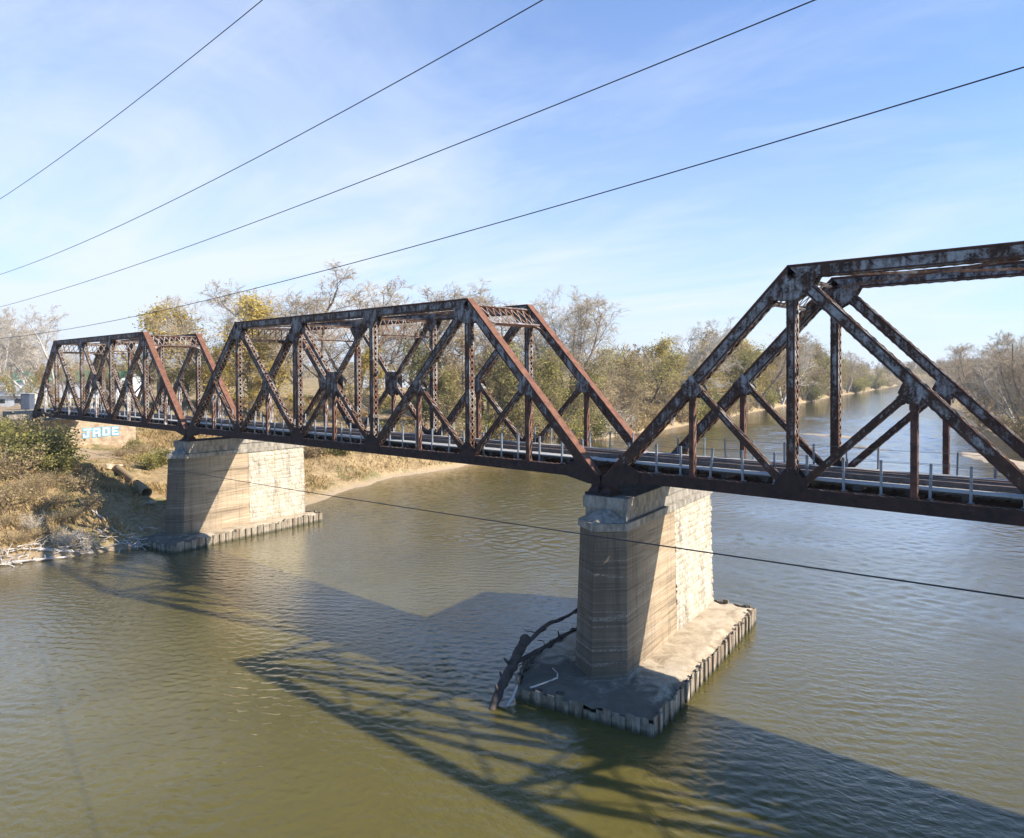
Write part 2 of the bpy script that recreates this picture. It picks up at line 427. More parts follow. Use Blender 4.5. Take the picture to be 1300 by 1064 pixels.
def make_span():
    root = empty('truss_bridge_span')
    mats = [M['web'], M['lace'], M['cover'], M['edge']]
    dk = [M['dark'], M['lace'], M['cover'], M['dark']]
    U = [None] + [V((P*i, 0, H)) for i in range(1, 5)]
    Lo = [V((P*i, 0, 0)) for i in range(6)]
    Lh = lambda i: V((P*i, 0, 0))
    M05, M15, M25, M35, M45 = V((P*0.5, 0, H*0.5)), V((P*1.5, 0, H*0.48)), V((P*2.5, 0, H*0.49)), V((P*3.5, 0, H*0.48)), V((P*4.5, 0, H*0.5))
    foot0 = V((0.02, 0, -0.28)); foot5 = V((5*P-0.02, 0, -0.28))
    for y in (0.0, W):
        def part(name, fn, mm=mats):
            b = MB(); fn(b); shift_y(b, y); return b.build(name, mm, root)
        part('top_chord', lambda b: laced(b, U[1], U[4], 0.46, 0.44, -0.12, -0.12, cover=True))
        part('bottom_chord', lambda b: (laced(b, Lo[0], Lo[5], 0.44, 0.40, 0.5, 0.5, lace=(False, True)),
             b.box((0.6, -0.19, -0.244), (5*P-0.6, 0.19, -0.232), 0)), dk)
        part('end_post', lambda b: laced(b, foot0, U[1], 0.44, 0.44, 0.0, -0.10, cover=True))
        part('end_post', lambda b: laced(b, U[4], foot5, 0.44, 0.44, -0.10, 0.0, cover=True))
        for i in range(1, 5):
            part('vertical_post', lambda b: laced(b, Lo[i]+V((0,0,0.2)), U[i], 0.30, 0.38, 0.0, 0.2, pitch=0.30))
        part('main_diagonal', lambda b: laced(b, U[1], Lo[2], 0.38, 0.36, 0.35, 0.25, pitch=0.34))
        part('main_diagonal', lambda b: laced(b, U[4], Lo[3], 0.38, 0.36, 0.35, 0.25, pitch=0.34))
        part('cross_brace', lambda b: (laced(b, U[2], M25, 0.22, 0.32, 0.3, 0.25, pitch=0.34), laced(b, M25, Lo[3], 0.22, 0.32, 0.25, 0.3, pitch=0.34)))
        part('cross_brace', lambda b: (laced(b, U[3], M25, 0.22, 0.27, 0.3, 0.25, pitch=0.34), laced(b, M25, Lo[2], 0.22, 0.27, 0.25, 0.3, pitch=0.34)))
        for a, c in ((M05, Lo[1]), (M15, Lo[1]), (M35, Lo[4]), (M45, Lo[4])):
            part('sub_strut', lambda b: laced(b, a, c, 0.22, 0.26, 0.2, 0.25, pitch=0.42, single=True))
        for a, k in ((M05, 0.5), (M15, 1.5), (M25, 2.5), (M35, 3.5), (M45, 4.5)):
            part('hanger', lambda b: laced(b, Lh(k)+V((0,0,-0.1)), a, 0.18, 0.24, 0.0, 0.3, pitch=0.5, single=True), [M['hanger'], M['lace'], M['cover'], M['hanger']])
        ed = (P, H)
        for nm, node, arms, mm, o_ in (
            ('gusset_plate', (P, H-0.05), [((1, 0), 1.0), ((-P, -H), 1.15), ((0, -1), 1.0), ((P, -H), 0.95)], mats, 0.032),
            ('gusset_plate', (4*P, H-0.05), [((-1, 0), 1.0), ((P, -H), 1.15), ((0, -1), 1.0), ((-P, -H), 0.95)], mats, 0.032),
            ('gusset_plate', (2*P, H-0.05), [((1, 0), 0.6), ((-1, 0), 0.6), ((0, -1), 0.9), ((P, -H), 0.9)], mats, 0.032),
            ('gusset_plate', (3*P, H-0.05), [((1, 0), 0.6), ((-1, 0), 0.6), ((0, -1), 0.9), ((-P, -H), 0.9)], mats, 0.032),
            ('gusset_plate', (P*2.5, H*0.49), [((P, H), 0.75), ((-P, H), 0.75), ((P, -H), 0.75), ((-P, -H), 0.75), ((0, -1), 1.0)], mats, 0.012),
            ('gusset_plate', (P*0.5, H*0.5), [((P, H), 0.3), ((-P, -H), 0.4), ((0, -1), 0.65), ((P, -H), 0.6)], mats, 0.04),
            ('gusset_plate', (P*4.5, H*0.5), [((-P, H), 0.3), ((P, -H), 0.4), ((0, -1), 0.65), ((-P, -H), 0.6)], mats, 0.04),
            ('gusset_plate', (P*1.5, H*0.49), [((-P, H), 0.3), ((P, -H), 0.3), ((0, -1), 0.6), ((-P, -H), 0.5)], mats, 0.0),
            ('gusset_plate', (P*3.5, H*0.49), [((P, H), 0.3), ((-P, -H), 0.3), ((0, -1), 0.6), ((P, -H), 0.5)], mats, 0.0),
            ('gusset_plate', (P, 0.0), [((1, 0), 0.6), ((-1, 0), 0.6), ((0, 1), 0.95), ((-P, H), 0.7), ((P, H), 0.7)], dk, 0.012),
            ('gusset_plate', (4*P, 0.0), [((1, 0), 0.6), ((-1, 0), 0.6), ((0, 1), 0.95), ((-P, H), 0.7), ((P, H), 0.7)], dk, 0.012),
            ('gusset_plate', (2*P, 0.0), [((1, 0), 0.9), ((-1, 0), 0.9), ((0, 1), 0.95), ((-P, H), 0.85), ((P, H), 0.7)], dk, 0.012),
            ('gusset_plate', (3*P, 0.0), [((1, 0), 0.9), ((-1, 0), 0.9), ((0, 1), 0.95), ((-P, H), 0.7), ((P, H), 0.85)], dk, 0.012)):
            b = MB(); gusset(b, node, [(a, l) for a, l in arms], 0.40 if o_ < 0.03 else 0.44-0.03, 1.0, 0.36, off=o_); shift_y(b, y); b.build(nm, mm, root)
        for s, x0 in ((1, 0.0), (-1, 5*P)):
            b = MB()                                        # the deep end plates that taper down to the shoe
            b.v = []
            for yy in (-0.235, 0.222):
                pl = [(x0-s*0.30, -0.50), (x0+s*0.35, -0.50), (x0+s*1.7, -0.235), (x0+s*1.7, 0.235), (x0+s*0.95, 0.60), (x0+s*0.20, 0.25), (x0-s*0.28, -0.10)]
                b.plate(pl if s > 0 else pl[::-1], yy, yy+0.013, 0)
            b.box((x0-0.22, -0.18, -0.62), (x0+0.22, 0.18, -0.36), 0)
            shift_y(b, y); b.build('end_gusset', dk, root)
            b = MB()
            b.prism([(x0-0.30, -0.36), (x0+0.30, -0.36), (x0+0.30, 0.36), (x0-0.30, 0.36)], -0.84, -0.60, 0,
                    [(x0-0.16, -0.26), (x0+0.16, -0.26), (x0+0.16, 0.26), (x0-0.16, 0.26)])
            b.box((x0-0.36, -0.5, ZT+0.005), (x0+0.36, 0.5, -0.842), 0)
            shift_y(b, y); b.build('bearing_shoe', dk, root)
    # portal frames in the plane of the end posts
    for s, x0 in ((-1, P), (1, 4*P)):
        b = MB(); e = V((s*P, 0, -H-0.28)).normalized(); n = V((s*(H+0.28), 0, P)).normalized()
        top = V((x0, 0, H)) + e*0.15; low = top + e*1.30
        ya, yb = 0.2, W-0.2
        for q, hgt in ((top, 0.10), (low, 0.12)):
            for dn in (-0.08, 0.08):
                b.bar(q + V((0, ya, 0)) + n*dn, q + V((0, yb, 0)) + n*dn, 0.02, hgt, e, 0)
            b.bar(q + V((0, ya, 0)) + e*(hgt/2+0.008), q + V((0, yb, 0)) + e*(hgt/2+0.008), 0.19, 0.014, e, 2)
        k = 9
        for i in range(k):
            y0 = ya + (yb-ya)*i/k; y1 = ya + (yb-ya)*(i+1)/k
            for a, c in ((y0, y1), (y1, y0)):
                b.bar(top + V((0, a, 0)), low + V((0, c, 0)), 0.07, 0.016, n, 1)
        for sy, yy in ((1, ya), (-1, yb)):                  # curved knee brackets
            c = low + V((0, yy + sy*1.0, 0)) + e*1.0
            arc = [c + V((0, -sy*math.cos(a)*0.98, 0)) - e*math.sin(a)*0.98 for a in [R(90)*i/10 for i in range(11)]]
            crn = low + V((0, yy, 0))
            for i in range(10):
                for off in (-0.012, 0.012):
                    b.add([crn + n*off, arc[i] + n*off, arc[i+1] + n*off], [(0, 1, 2)] if off > 0 else [(2, 1, 0)], 1)
                b.bar(arc[i], arc[i+1], 0.14, 0.016, n.cross(arc[i+1]-arc[i]), 1)
        b.build('portal_frame', [M['web'], M['lace'], M['cover']], root)
    for x0 in (2*P, 3*P):                                   # sway frames at the inner posts
        b = MB(); z1 = H-0.30; z0 = H-1.30; ya, yb = 0.16, W-0.16
        for z in (z1, z0):
            b.bar((x0, ya, z), (x0, yb, z), 0.16, 0.016, (0, 0, 1), 1); b.bar((x0, ya, z-0.05), (x0, yb, z-0.05), 0.016, 0.09, (0, 0, 1), 1)
        k = 8
        for i in range(k):
            y0 = ya + (yb-ya)*i/k; y1 = ya + (yb-ya)*(i+1)/k
            b.bar((x0, y0, z0), (x0, y1, z1), 0.055, 0.014, (1, 0, 0), 1); b.bar((x0+0.018, y1, z0), (x0+0.018, y0, z1), 0.055, 0.014, (1, 0, 0), 1)
        for sy, yy in ((1, ya), (-1, yb)): b.bar((x0, yy, z0-1.0), (x0, yy+sy*0.95, z0), 0.07, 0.07, (1, 0, 0), 1)
        b.build('sway_frame', [M['web'], M['lace']], root)
    for i in (1, 2, 3):                                     # top lateral bracing
        b = MB()
        for ya, yb in ((0.1, W-0.1), (W-0.1, 0.1)):
            b.bar((P*i+0.1, ya, H-0.12 - (0.03 if ya > yb else 0)), (P*(i+1)-0.1, yb, H-0.12 - (0.03 if ya > yb else 0)), 0.11, 0.09, (0, 0, 1), 0)
        b.build('top_lateral', [M['lace']], root)
    for i in range(11):                                     # floor beams
        b = MB(); x0 = P*i/2 + (0.35 if i == 0 else -0.35 if i == 10 else 0)
        b.box((x0-0.010, 0.215, -0.21), (x0+0.010, W-0.215, 0.24)); b.box((x0-0.14, 0.215, -0.226), (x0+0.14, W-0.215, -0.212)); b.box((x0-0.14, 0.215, 0.242), (x0+0.14, W-0.215, 0.258))
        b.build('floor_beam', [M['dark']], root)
    for yy in (W/2-0.95, W/2+0.95):
        b = MB(); b.box((0.3, yy-0.012, -0.18), (5*P-0.3, yy+0.012, 0.255)); b.box((0.3, yy-0.13, 0.262), (5*P-0.3, yy+0.13, 0.278)); b.box((0.3, yy-0.13, -0.198), (5*P-0.3, yy+0.13, -0.182))
        b.build('stringer', [M['dark']], root)
    return root

SPANS = [(-5*P-0.70-5*P, 'left'), (-5*P, 'middle'), (0.665, 'right')]
span = make_span()
LBL = {'left': 'farthest rusty steel truss span, resting on the graffiti abutment and the bank pier',
       'middle': 'rusty steel truss span between the two stone piers, red end posts',
       'right': 'nearest steel truss span with peeling grey paint, cut off by photo edge'}
for i, (x0, w) in enumerate(SPANS):
    o = span if i == 0 else copy_tree(span)
    o.location = (x0, 0, 0)
    tag(o, LBL[w], 'bridge', 'truss spans of the railway bridge')

# track, walkways and handrails lie on the span: things of their own
def make_track():
    root = empty('railway_track')
    r = random.Random(5)
    n = 99
    for i in range(n):
        x = -0.17 + i*(5*P+0.34)/(n-1) + (r.uniform(-0.02, 0.02) if 0 < i < n-1 else 0)
        b = MB(); lo = r.uniform(-0.05, 0.05)
        if i % 4 == 1: b.box((x-0.135, 0.345, 0.283), (x+0.135, W-0.345, 0.520))
        else: b.box((x-0.135, 0.98+lo, 0.283), (x+0.135, W-0.98+lo, 0.520+r.uniform(-0.006, 0.006)))
        b.build('sleeper', [M['tie']], root)
    for yy, g in ((W/2-0.755, 0), (W/2+0.755, 0), (W/2-0.48, 1), (W/2+0.48, 1)):
        b = MB(); hgt = 0.17 if not g else 0.14
        b.box((-0.02, yy-0.07, 0.528), (5*P+0.02, yy+0.07, 0.546)); b.box((-0.02, yy-0.012, 0.546), (5*P+0.02, yy+0.012, 0.52+hgt-0.03)); b.box((-0.02, yy-0.036, 0.52+hgt-0.03), (5*P+0.02, yy+0.036, 0.52+hgt+0.01))
        b.build('guard_rail' if g else 'rail', [M['rail']], root)
    return root
def make_walk(near):
    root = empty('walkway')
    ys = [(0.27, 0.50), (0.515, 0.745), (0.76, 0.97)] if near else [(W-0.97, W-0.75), (W-0.735, W-0.50), (W-0.485, W-0.27)]
    r = random.Random(3)
    for y0, y1 in ys:
        b = MB(); x = -0.3
        while x < 5*P+0.29:
            x1 = min(x + r.uniform(3.4, 4.8), 5*P+0.3); dz = r.uniform(0, 0.012)
            b.box((x+0.006, y0, 0.526+dz), (x1-0.006, y1, 0.572+dz)); x = x1
        b.build('plank', [M['walk']], root)
    b = MB(); e0 = 0.262 if near else W-0.277  # added timber; the far one is deepened to stop sun leaking under the deck
    b.box((-0.28, e0, 0.47 if near else 0.08), (5*P+0.28, e0+(0.08 if near else 0.066), 0.5235)); b.build('added_edge_timber', [M['tie']], root)
    return root
def make_handrail(near):
    root = empty('handrail')
    y = 0.245 if near else W-0.245
    s = -1 if near else 1
    r = random.Random(8 if near else 9)
    xs = [0.9 + i*1.31 for i in range(31)]
    for x in xs:
        x += r.uniform(-0.12, 0.12)
        if abs((x/(P/2)) - round(x/(P/2)))*P/2 < 0.3: x += 0.42
        lean = r.gauss(0, 0.035)
        b = MB()
        b.bar((x, y, 0.16), (x+lean, y, 1.46), 0.09, 0.012, (0, 1, 0)); b.bar((x+0.032, y-s*0.03, 0.16), (x+0.032+lean, y-s*0.03, 1.46), 0.012, 0.08, (0, 1, 0))
        b.box((x-0.09, min(y+s*0.02, y-s*0.16), 0.19), (x+0.09, max(y+s*0.02, y-s*0.16)-0.01, 0.26))
        b.build('post', [M['galv']], root)
    for z in (0.95, 1.40):
        b = MB(); b.tube([(0.4+i*(5*P-0.8)/20, y+s*0.012, z-0.02*(i % 2)) for i in range(21)], 0.008, 5)
        b.build('cable', [M['railrust']], root)
    return root
tr = make_track(); wn = make_walk(True); wf = make_walk(False); hn = make_handrail(True); hf = make_handrail(False)
SIDE = {'left': 'farthest truss span', 'middle': 'middle truss span', 'right': 'nearest truss span'}
for i, (x0, w) in enumerate(SPANS):
    for src, lab, cat, grp in (
        (tr, 'rails on dark timber sleepers across the %s', 'track', 'railway track on the bridge'),
        (wn, 'pale plank walkway along the river-facing near side of the %s', 'walkway', 'plank walkways beside the track'),
        (wf, 'narrow pale plank walkway beyond the rails of the %s', 'walkway', 'plank walkways beside the track'),
        (hn, 'row of short galvanised posts along near side of the %s', 'railing', 'post and cable handrails'),
        (hf, 'row of short posts beyond the rails of the %s', 'railing', 'post and cable handrails')):
        o = src if i == 0 else copy_tree(src)
        o.location = (x0, 0, 0)
        tag(o, lab % SIDE[w], cat, grp)

# ------------------------------------------------------------------ PIERS
def vnoise(x, y, s, seed):
    """smooth value noise, vectorised"""
    x = x/s; y = y/s
    xi = np.floor(x); yi = np.floor(y); fx = x-xi; fy = y-yi
    fx = fx*fx*(3-2*fx); fy = fy*fy*(3-2*fy)
    def h(a, b):
        v = np.sin(a*127.1 + b*311.7 + seed*74.7)*43758.5453
        return v-np.floor(v)
    return (h(xi, yi)*(1-fx)+h(xi+1, yi)*fx)*(1-fy) + (h(xi, yi+1)*(1-fx)+h(xi+1, yi+1)*fx)*fy - 0.5
def stone_wall(half, v0, v1, z0, z1, seed, side=1):
    """rock-faced ashlar as a real relief, on the +u (side=1) or -u face; half(z) = half width"""
    rs = np.random.RandomState(seed)
    nv = int((v1-v0)/0.05); nz = int((z1-z0)/0.05)
    vv = np.linspace(v0, v1, nv); zz = np.linspace(z0, z1, nz)
    VV, ZZ = np.meshgrid(vv, zz)
    ch = []; z = z0
    while z < z1-0.2: h = rs.uniform(0.30, 0.44); ch.append((z, h)); z += h
    dep = np.zeros_like(VV)
    for (zb, h) in ch:
        rows = (zz >= zb) & (zz < zb+h)
        v = v0 - rs.uniform(0, 0.8)
        while v < v1:
            w = rs.uniform(0.45, 1.05)
            cols = (vv >= v) & (vv < v+w)
            if rows.any() and cols.any():
                A = np.ix_(rows, cols)
                ez = np.minimum(ZZ[A]-zb, zb+h-ZZ[A]); ev = np.minimum(VV[A]-v, v+w-VV[A])
                e = np.clip(np.minimum(ez, ev)/0.05, 0, 1)
                bulge = rs.uniform(0.045, 0.105) + (VV[A]-v-w/2)*rs.uniform(-0.08, 0.08) + (ZZ[A]-zb-h/2)*rs.uniform(-0.1, 0.1)
                dep[A] = e*bulge + rs.uniform(-0.018, 0.018, e.shape)*e
            v += w
    rough = vnoise(VV, ZZ, 0.33, seed)*0.05 + vnoise(VV, ZZ, 0.14, seed+2)*0.045
    dep = dep + rough*np.clip(dep/0.05, 0.15, 1) - (rs.rand(*dep.shape) < 0.012)*0.05
    hw = np.array([half(z) for z in zz])[:, None]
    U = side*(hw - 0.03 + dep)
    verts = np.stack([U, VV, ZZ], -1).reshape(-1, 3)
    i = np.arange(nz-1)[:, None]*nv + np.arange(nv-1)[None, :]
    q = np.stack([i, i+1, i+1+nv, i+nv], -1).reshape(-1, 4)
    if side < 0: q = q[:, ::-1]
    return np_mesh('ashlar_wall', verts, q, [M['stone']])

def pier(loc, rz, label, zb, foot, seed, foot_rz=0.0, name='bridge_pier'):
    root = empty(name, (loc[0], loc[1], 0), rz)
    tag(root, label, 'bridge pier', 'stone piers of the railway bridge')
    half = lambda z: 1.22 - (z-zb)/(ZT-zb)*0.17
    k = lambda z: 1 - (z-zb)/(ZT-zb)*0.10
    vs = 4.3                                                # where the concrete jacket ends, from the tip
    zt = ZT-1.35                                            # underside of the string course
    # concrete jacket round the upstream nose
    def plan(z):
        h = half(z)+0.05; q = k(z)
        return [(-h, 2.6), (-h, -3.55*q), (0.0, -4.47*q), (h, -3.55*q), (h, 2.6)]
    b = MB(); a0, a1 = plan(zb-0.3), plan(zt); n = 5
    lv = [zb-0.3 + (zt-zb+0.3)*i/14 for i in range(15)]
    for i in range(14):
        A, B = plan(lv[i]), plan(lv[i+1])
        for j in range(4):
            b.add([(*A[j], lv[i]), (*A[j+1], lv[i]), (*B[j+1], lv[i+1]), (*B[j], lv[i+1])], [(0, 1, 2, 3)])
    b.add([(x, y, zt) for x, y in a1], [(0, 1, 2, 3, 4)])
    b.add([(*a0[0], lv[0]), (*a1[0], zt), (*a1[4], zt), (*a0[4], lv[0])], [(0, 1, 2, 3)])
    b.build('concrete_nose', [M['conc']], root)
    for sd in (1, -1):
        o = link('ashlar_wall', stone_wall(half, 2.6, 8.48, zb-0.3, zt+0.35, seed+sd, sd), root)
    b = MB()                                                # core and downstream end
    b.prism([(-1.12, 2.7), (1.12, 2.7), (1.12, 8.40), (0, 9.1), (-1.12, 8.40)], zb-0.3, zt+0.3, 0,
            [(-0.98, 2.7), (0.98, 2.7), (0.98, 8.40), (0, 9.0), (-0.98, 8.40)])
    b.build('shaft_core', [M['stone']], root)
    # string course with sloped nose stone, neck, and the two cap courses
    b = MB(); h = half(zt)
    q = k(zt)
    b.prism([(-h-0.14, 8.6), (-h-0.14, -3.60*q), (0, -4.62*q), (h+0.14, -3.60*q), (h+0.14, 8.6)][::-1], zt+0.004, zt+0.33)
    b.build('string_course', [M['capstone']], root)
    b = MB()
    z0, z1 = zt+0.334, zt+0.85
    b.add([(-h-0.02, -3.45*q, z0), (0, -4.5*q, z0), (h+0.02, -3.45*q, z0), (0.0, -3.02, z1), (-0.25, -3.02, z1-0.05), (0.25, -3.02, z1-0.05), (-h-0.02, -3.02, z0), (h+0.02, -3.02, z0)],
          [(0, 1, 4), (1, 2, 5), (1, 3, 4), (1, 5, 3), (0, 4, 6), (2, 7, 5), (3, 5, 7, 6, 4)])
    b.build('nose_stone', [M['capstone']], root)
    b = MB(); b.box((-1.0, -2.98, zt+0.334), (1.0, 8.3, ZT-0.53)); b.build('neck_course', [M['capstone']], root)
    b = MB(); n = 6; r = random.Random(seed)
    for i in range(n):
        v0 = -3.05 + 11.5*i/n; v1 = -3.05 + 11.5*(i+1)/n
        dz = r.uniform(-0.006, 0.0)
        b.box((-1.10, v0+0.006, ZT-0.526), (1.10, v1-0.006, ZT+dz))
    b.build('cap_course', [M['capstone']], root)
    # footing: slab with a ragged top inside a wall of sheet piles
    fe = empty('footing', (0, 0, 0), foot_rz); fe.parent = root
    poly = foot; m = len(poly); r = random.Random(seed+7)
    inner = [(x*0.985, y*0.99) for x, y in poly]
    NX = 46
    xs = [p[0] for p in inner]; ys = [p[1] for p in inner]
    def inside(x, y):
        c = False
        for i in range(m):
            (x1, y1), (x2, y2) = inner[i], inner[i-1]
            if (y1 > y) != (y2 > y) and x < (x2-x1)*(y-y1)/(y2-y1)+x1: c = not c
        return c
    def edge_d(x, y):
        d = 9
        for i in range(m):
            ax, ay = inner[i-1]; bx, by = inner[i]
            tt = max(0, min(1, ((x-ax)*(bx-ax)+(y-ay)*(by-ay))/((bx-ax)**2+(by-ay)**2)))
            d = min(d, math.hypot(x-ax-tt*(bx-ax), y-ay-tt*(by-ay)))
        return d
    from mathutils import noise as N
    step = 0.16; b = MB(); idx = {}
    nx = int((max(xs)-min(xs))/step)+2; ny = int((max(ys)-min(ys))/step)+2
    def vert(i, j):
        if (i, j) not in idx:
            x = min(xs)+i*step; y = min(ys)+j*step; d = edge_d(x, y)
            z = zb + 0.05*N.noise((x*1.2, y*1.2, seed)) + 0.03*N.noise((x*5, y*5, seed)) + 0.10
            if d < 0.5: z -= (0.5-d)*0.35*(0.6+N.noise((x*2.1, y*2.1, 3)))
            if y < -3.0: z -= 0.10*(-3.0-y)*(0.7+0.6*N.noise((x*0.8, y*0.8, 1)))*0.9
            idx[(i, j)] = len(b.v); b.v.append((x, y, z))
        return idx[(i, j)]
    for i in range(nx):
        for j in range(ny):
            if inside(min(xs)+(i+0.5)*step, min(ys)+(j+0.5)*step):
                b.f.append((vert(i, j), vert(i+1, j), vert(i+1, j+1), vert(i, j+1))); b.m.append(0)
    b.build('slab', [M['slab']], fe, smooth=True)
    b = MB(); fl = MB()
    inn2 = inner
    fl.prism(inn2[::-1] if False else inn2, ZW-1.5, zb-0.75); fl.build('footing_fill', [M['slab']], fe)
    for i in range(m):
        A = V((*poly[i], 0)); B = V((*poly[(i+1) % m], 0)); e = (B-A); L = e.length; e.normalize(); o = V((e.y, -e.x, 0))
        c = 0.0; k_ = 0
        while c < L-0.05:
            w = min(0.31, L-c); bump = 0.0 if k_ % 2 == 0 else 0.085
            mid = A + e*(c+w/2) + o*bump
            low = -0.62 if (A.y < -5 and B.y < -5) else -0.18
            ztp = zb + (0.12 if low > -0.3 else 0.02) + r.uniform(-0.10, 0.08) - (r.random() < 0.10)*r.uniform(0.05, 0.2) + 0.62*min(0, low+0.3)*0.8
            tl = V((r.gauss(0, 0.016), r.gauss(0, 0.016), 0)); jit = o*r.gauss(0, 0.02)
            b.obox((mid.x+jit.x, mid.y+jit.y, (ztp+ZW-1.2)/2), e*(w/2-r.uniform(0.004, 0.02)), o*0.03, V((0, 0, (ztp-ZW+1.2)/2))+tl)
            if k_ % 2 == 1:
                for sgn in (-1, 1):
                    b.obox((mid.x+e.x*sgn*(w/2-0.005)-o.x*0.045, mid.y+e.y*sgn*(w/2-0.005)-o.y*0.045, (ztp+ZW-1.2)/2-0.005), e*0.012, o*0.05, V((0, 0, (ztp-ZW+1.2)/2-0.01)))
            if r.random() < 0.22:
                q = mid - o*(0.10+r.uniform(0, 0.08))
                for t_ in range(1):
                    ss = r.uniform(0.06, 0.15); a = r.uniform(0, 3); cr = MB()
                    cr.obox((q.x+r.uniform(-.12, .12), q.y+r.uniform(-.12, .12), ztp-0.02+r.uniform(-0.05, 0.05)), (ss*math.cos(a), ss*math.sin(a), r.uniform(-.03, .03)), (-ss*0.6*math.sin(a), ss*0.6*math.cos(a), r.uniform(-.03, .03)), (0.01, 0.02, ss*0.28)); cr.build('crust_lump', [M['char']], fe)
            c += w; k_ += 1
    b.build('sheet_pile_wall', [M['pile']], fe)
    return root

FOOT = [(-2.5, -6.45), (3.62, -6.40), (3.55, 8.8), (-3.4, 8.8), (-3.4, -4.2)]
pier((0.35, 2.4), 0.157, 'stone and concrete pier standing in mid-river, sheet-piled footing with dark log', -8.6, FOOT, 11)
FOOT2 = [(-2.6, -5.9), (3.3, -5.9), (3.3, 9.1), (-3.3, 9.1), (-3.3, -4.2)]
pier((-42.05, 2.4), 0.08, 'stone and concrete pier at the left bank with driftwood by its footing', -8.65, FOOT2, 31, 0.06)

# ------------------------------------------------------------------ TERRAIN
LB = [(-300, -50), (-60, -47), (-25, -46), (-13, -43.3), (-8.6, -42.0), (-4, -41.2), (2, -42.5), (9, -46.0), (15.6, -49.2), (26.3, -54.8), (37.5, -57.6), (48.8, -58.8), (76, -63.8), (104, -68.4), (129, -71.6), (268, -94.4), (395, -116.8), (504, -131.2), (754, -173), (800, -230), (860, -420), (5000, -9000)]
RB = [(-300, 66), (-40, 62), (10, 56), (60, 38), (95, 16), (125, 1.5), (163, -9.4), (236, -26.4), (330, -52), (500, -92), (754, -146), (820, -200), (900, -420), (5000, -9000)]
LBy, LBx = np.array([p[0] for p in LB], float), np.array([p[1] for p in LB], float)
RBy, RBx = np.array([p[0] for p in RB], float), np.array([p[1] for p in RB], float)
def sstep(a, b, x):
    t = np.clip((x-a)/(b-a), 0, 1); return t*t*(3-2*t)
def height(x, y):
    x = np.asarray(x, float); y = np.asarray(y, float)
    jl = vnoise(x*0, y, 9, 1)*2.4 + vnoise(x*0, y, 3.1, 2)*0.9
    sl = (np.interp(y, LBy, LBx) + jl - x)*0.93
    sr = (x - np.interp(y, RBy, RBx) - vnoise(x*0, y, 14, 5)*4)*0.9
    far_l = np.interp(sl, [-8, 0, 1.2, 4, 9, 18, 28, 38, 40.5, 45, 70, 200], [-12, ZW, ZW+0.5, -8.2, -7.35, -6.35, -5.3, -3.95, -3.0, -1.6, -1.3, -1.0])
    near_l = np.interp(sl, [-8, 0, 1.2, 5, 12, 20, 28, 36, 60, 200], [-12, ZW, ZW+0.7, -7.6, -5.4, -3.4, -1.9, -0.75, -0.4, -0.4])
    wl = sstep(-5.5, 0.5, y)
    zl = near_l*(1-wl) + far_l*wl
    gap = sstep(14, 40, y)                                  # beyond the bridge the bank rises sooner
    zl = zl + gap*np.interp(sl, [0, 1.5, 4, 10, 40, 120], [0, 0.7, 1.5, 1.9, 1.2, 0])
    zr = np.interp(sr, [-8, 0, 4, 14, 24, 60, 200], [-12, ZW, ZW+0.6, -7.3, -4.5, -2, -1])
    z = np.maximum(np.where(sl > -8, zl, -12), np.where(sr > -8, zr, -12))
    # railway embankment behind the abutment
    emb = -0.28 - np.maximum(0, np.abs(y-W/2)-3.2)*0.62
    emb = np.where(x < -85.6, emb, -99)
    z = np.where(sl > 20, np.maximum(z, emb), z)
    land = np.clip((z-ZW)/1.5, 0, 1)
    z = z + land*(vnoise(x, y, 7, 3)*0.7 + vnoise(x, y, 2.3, 4)*0.55 + vnoise(x, y, 0.9, 6)*0.25)*np.where(np.abs(y-W/2) < 3, np.where(x < -84, 0.1, 1.0), 1.0)
    d = np.hypot(x-CAM[0], y-CAM[1])
    z = z + sstep(900, 3500, d)*(14 + 10*vnoise(x, y, 900, 8))
    # cut back in front of the abutment face so that the wall stands clear
    cut = (x > -84.6) & (x < -79) & (y > 0.8) & (y < 12.5)
    z = np.where(cut, np.minimum(z, -3.85 + vnoise(x, y, 1.5, 9)*0.2), z)
    return z
def axis(segs):
    out = []
    for a, b, st in segs: out += list(np.arange(a, b, st))
    return np.array(out + [segs[-1][1]])
gx = axis([(-6000, -1000, 250), (-1000, -300, 35), (-300, -120, 6), (-120, -96, 1.2), (-96, -34, 0.5), (-34, 70, 4), (70, 300, 23), (300, 3000, 300)])
gy = axis([(-1500, -100, 140), (-100, -24, 4), (-24, 40, 0.5), (40, 120, 1.6), (120, 330, 5), (330, 1000, 16), (1000, 7000, 250)])
GX, GY = np.meshgrid(gx, gy)
GZ = height(GX, GY)
nx_ = len(gx)
q = (np.arange(len(gy)-1)[:, None]*nx_ + np.arange(nx_-1)[None, :])
q = np.stack([q, q+1, q+1+nx_, q+nx_], -1).reshape(-1, 4)
gme = np_mesh('ground', np.stack([GX, GY, GZ], -1).reshape(-1, 3), q, [M['ground']], smooth=True)
def path_mask(x, y):                                        # worn dirt track past the abutment, and the lot beyond the bridge end
    cxp = np.interp(y, [-3, 3, 13, 24, 40, 80], [-78.5, -78.5, -76.5, -79, -86, -96])
    m = 1 - sstep(1.2, 3.0, np.abs(x-cxp))
    m = np.where((y < -2) | (y > 80), 0, m)
    return np.maximum(m, (1-sstep(8, 14, np.hypot((x+112)/2.2, y+1))))
gat = gme.attributes.new('path', 'FLOAT', 'POINT'); gat.data.foreach_set('value', path_mask(GX, GY).astype(np.float32).ravel())
tag(link('ground', gme), 'sloping river banks of dry grass and bare earth', 'ground', None, 'structure')
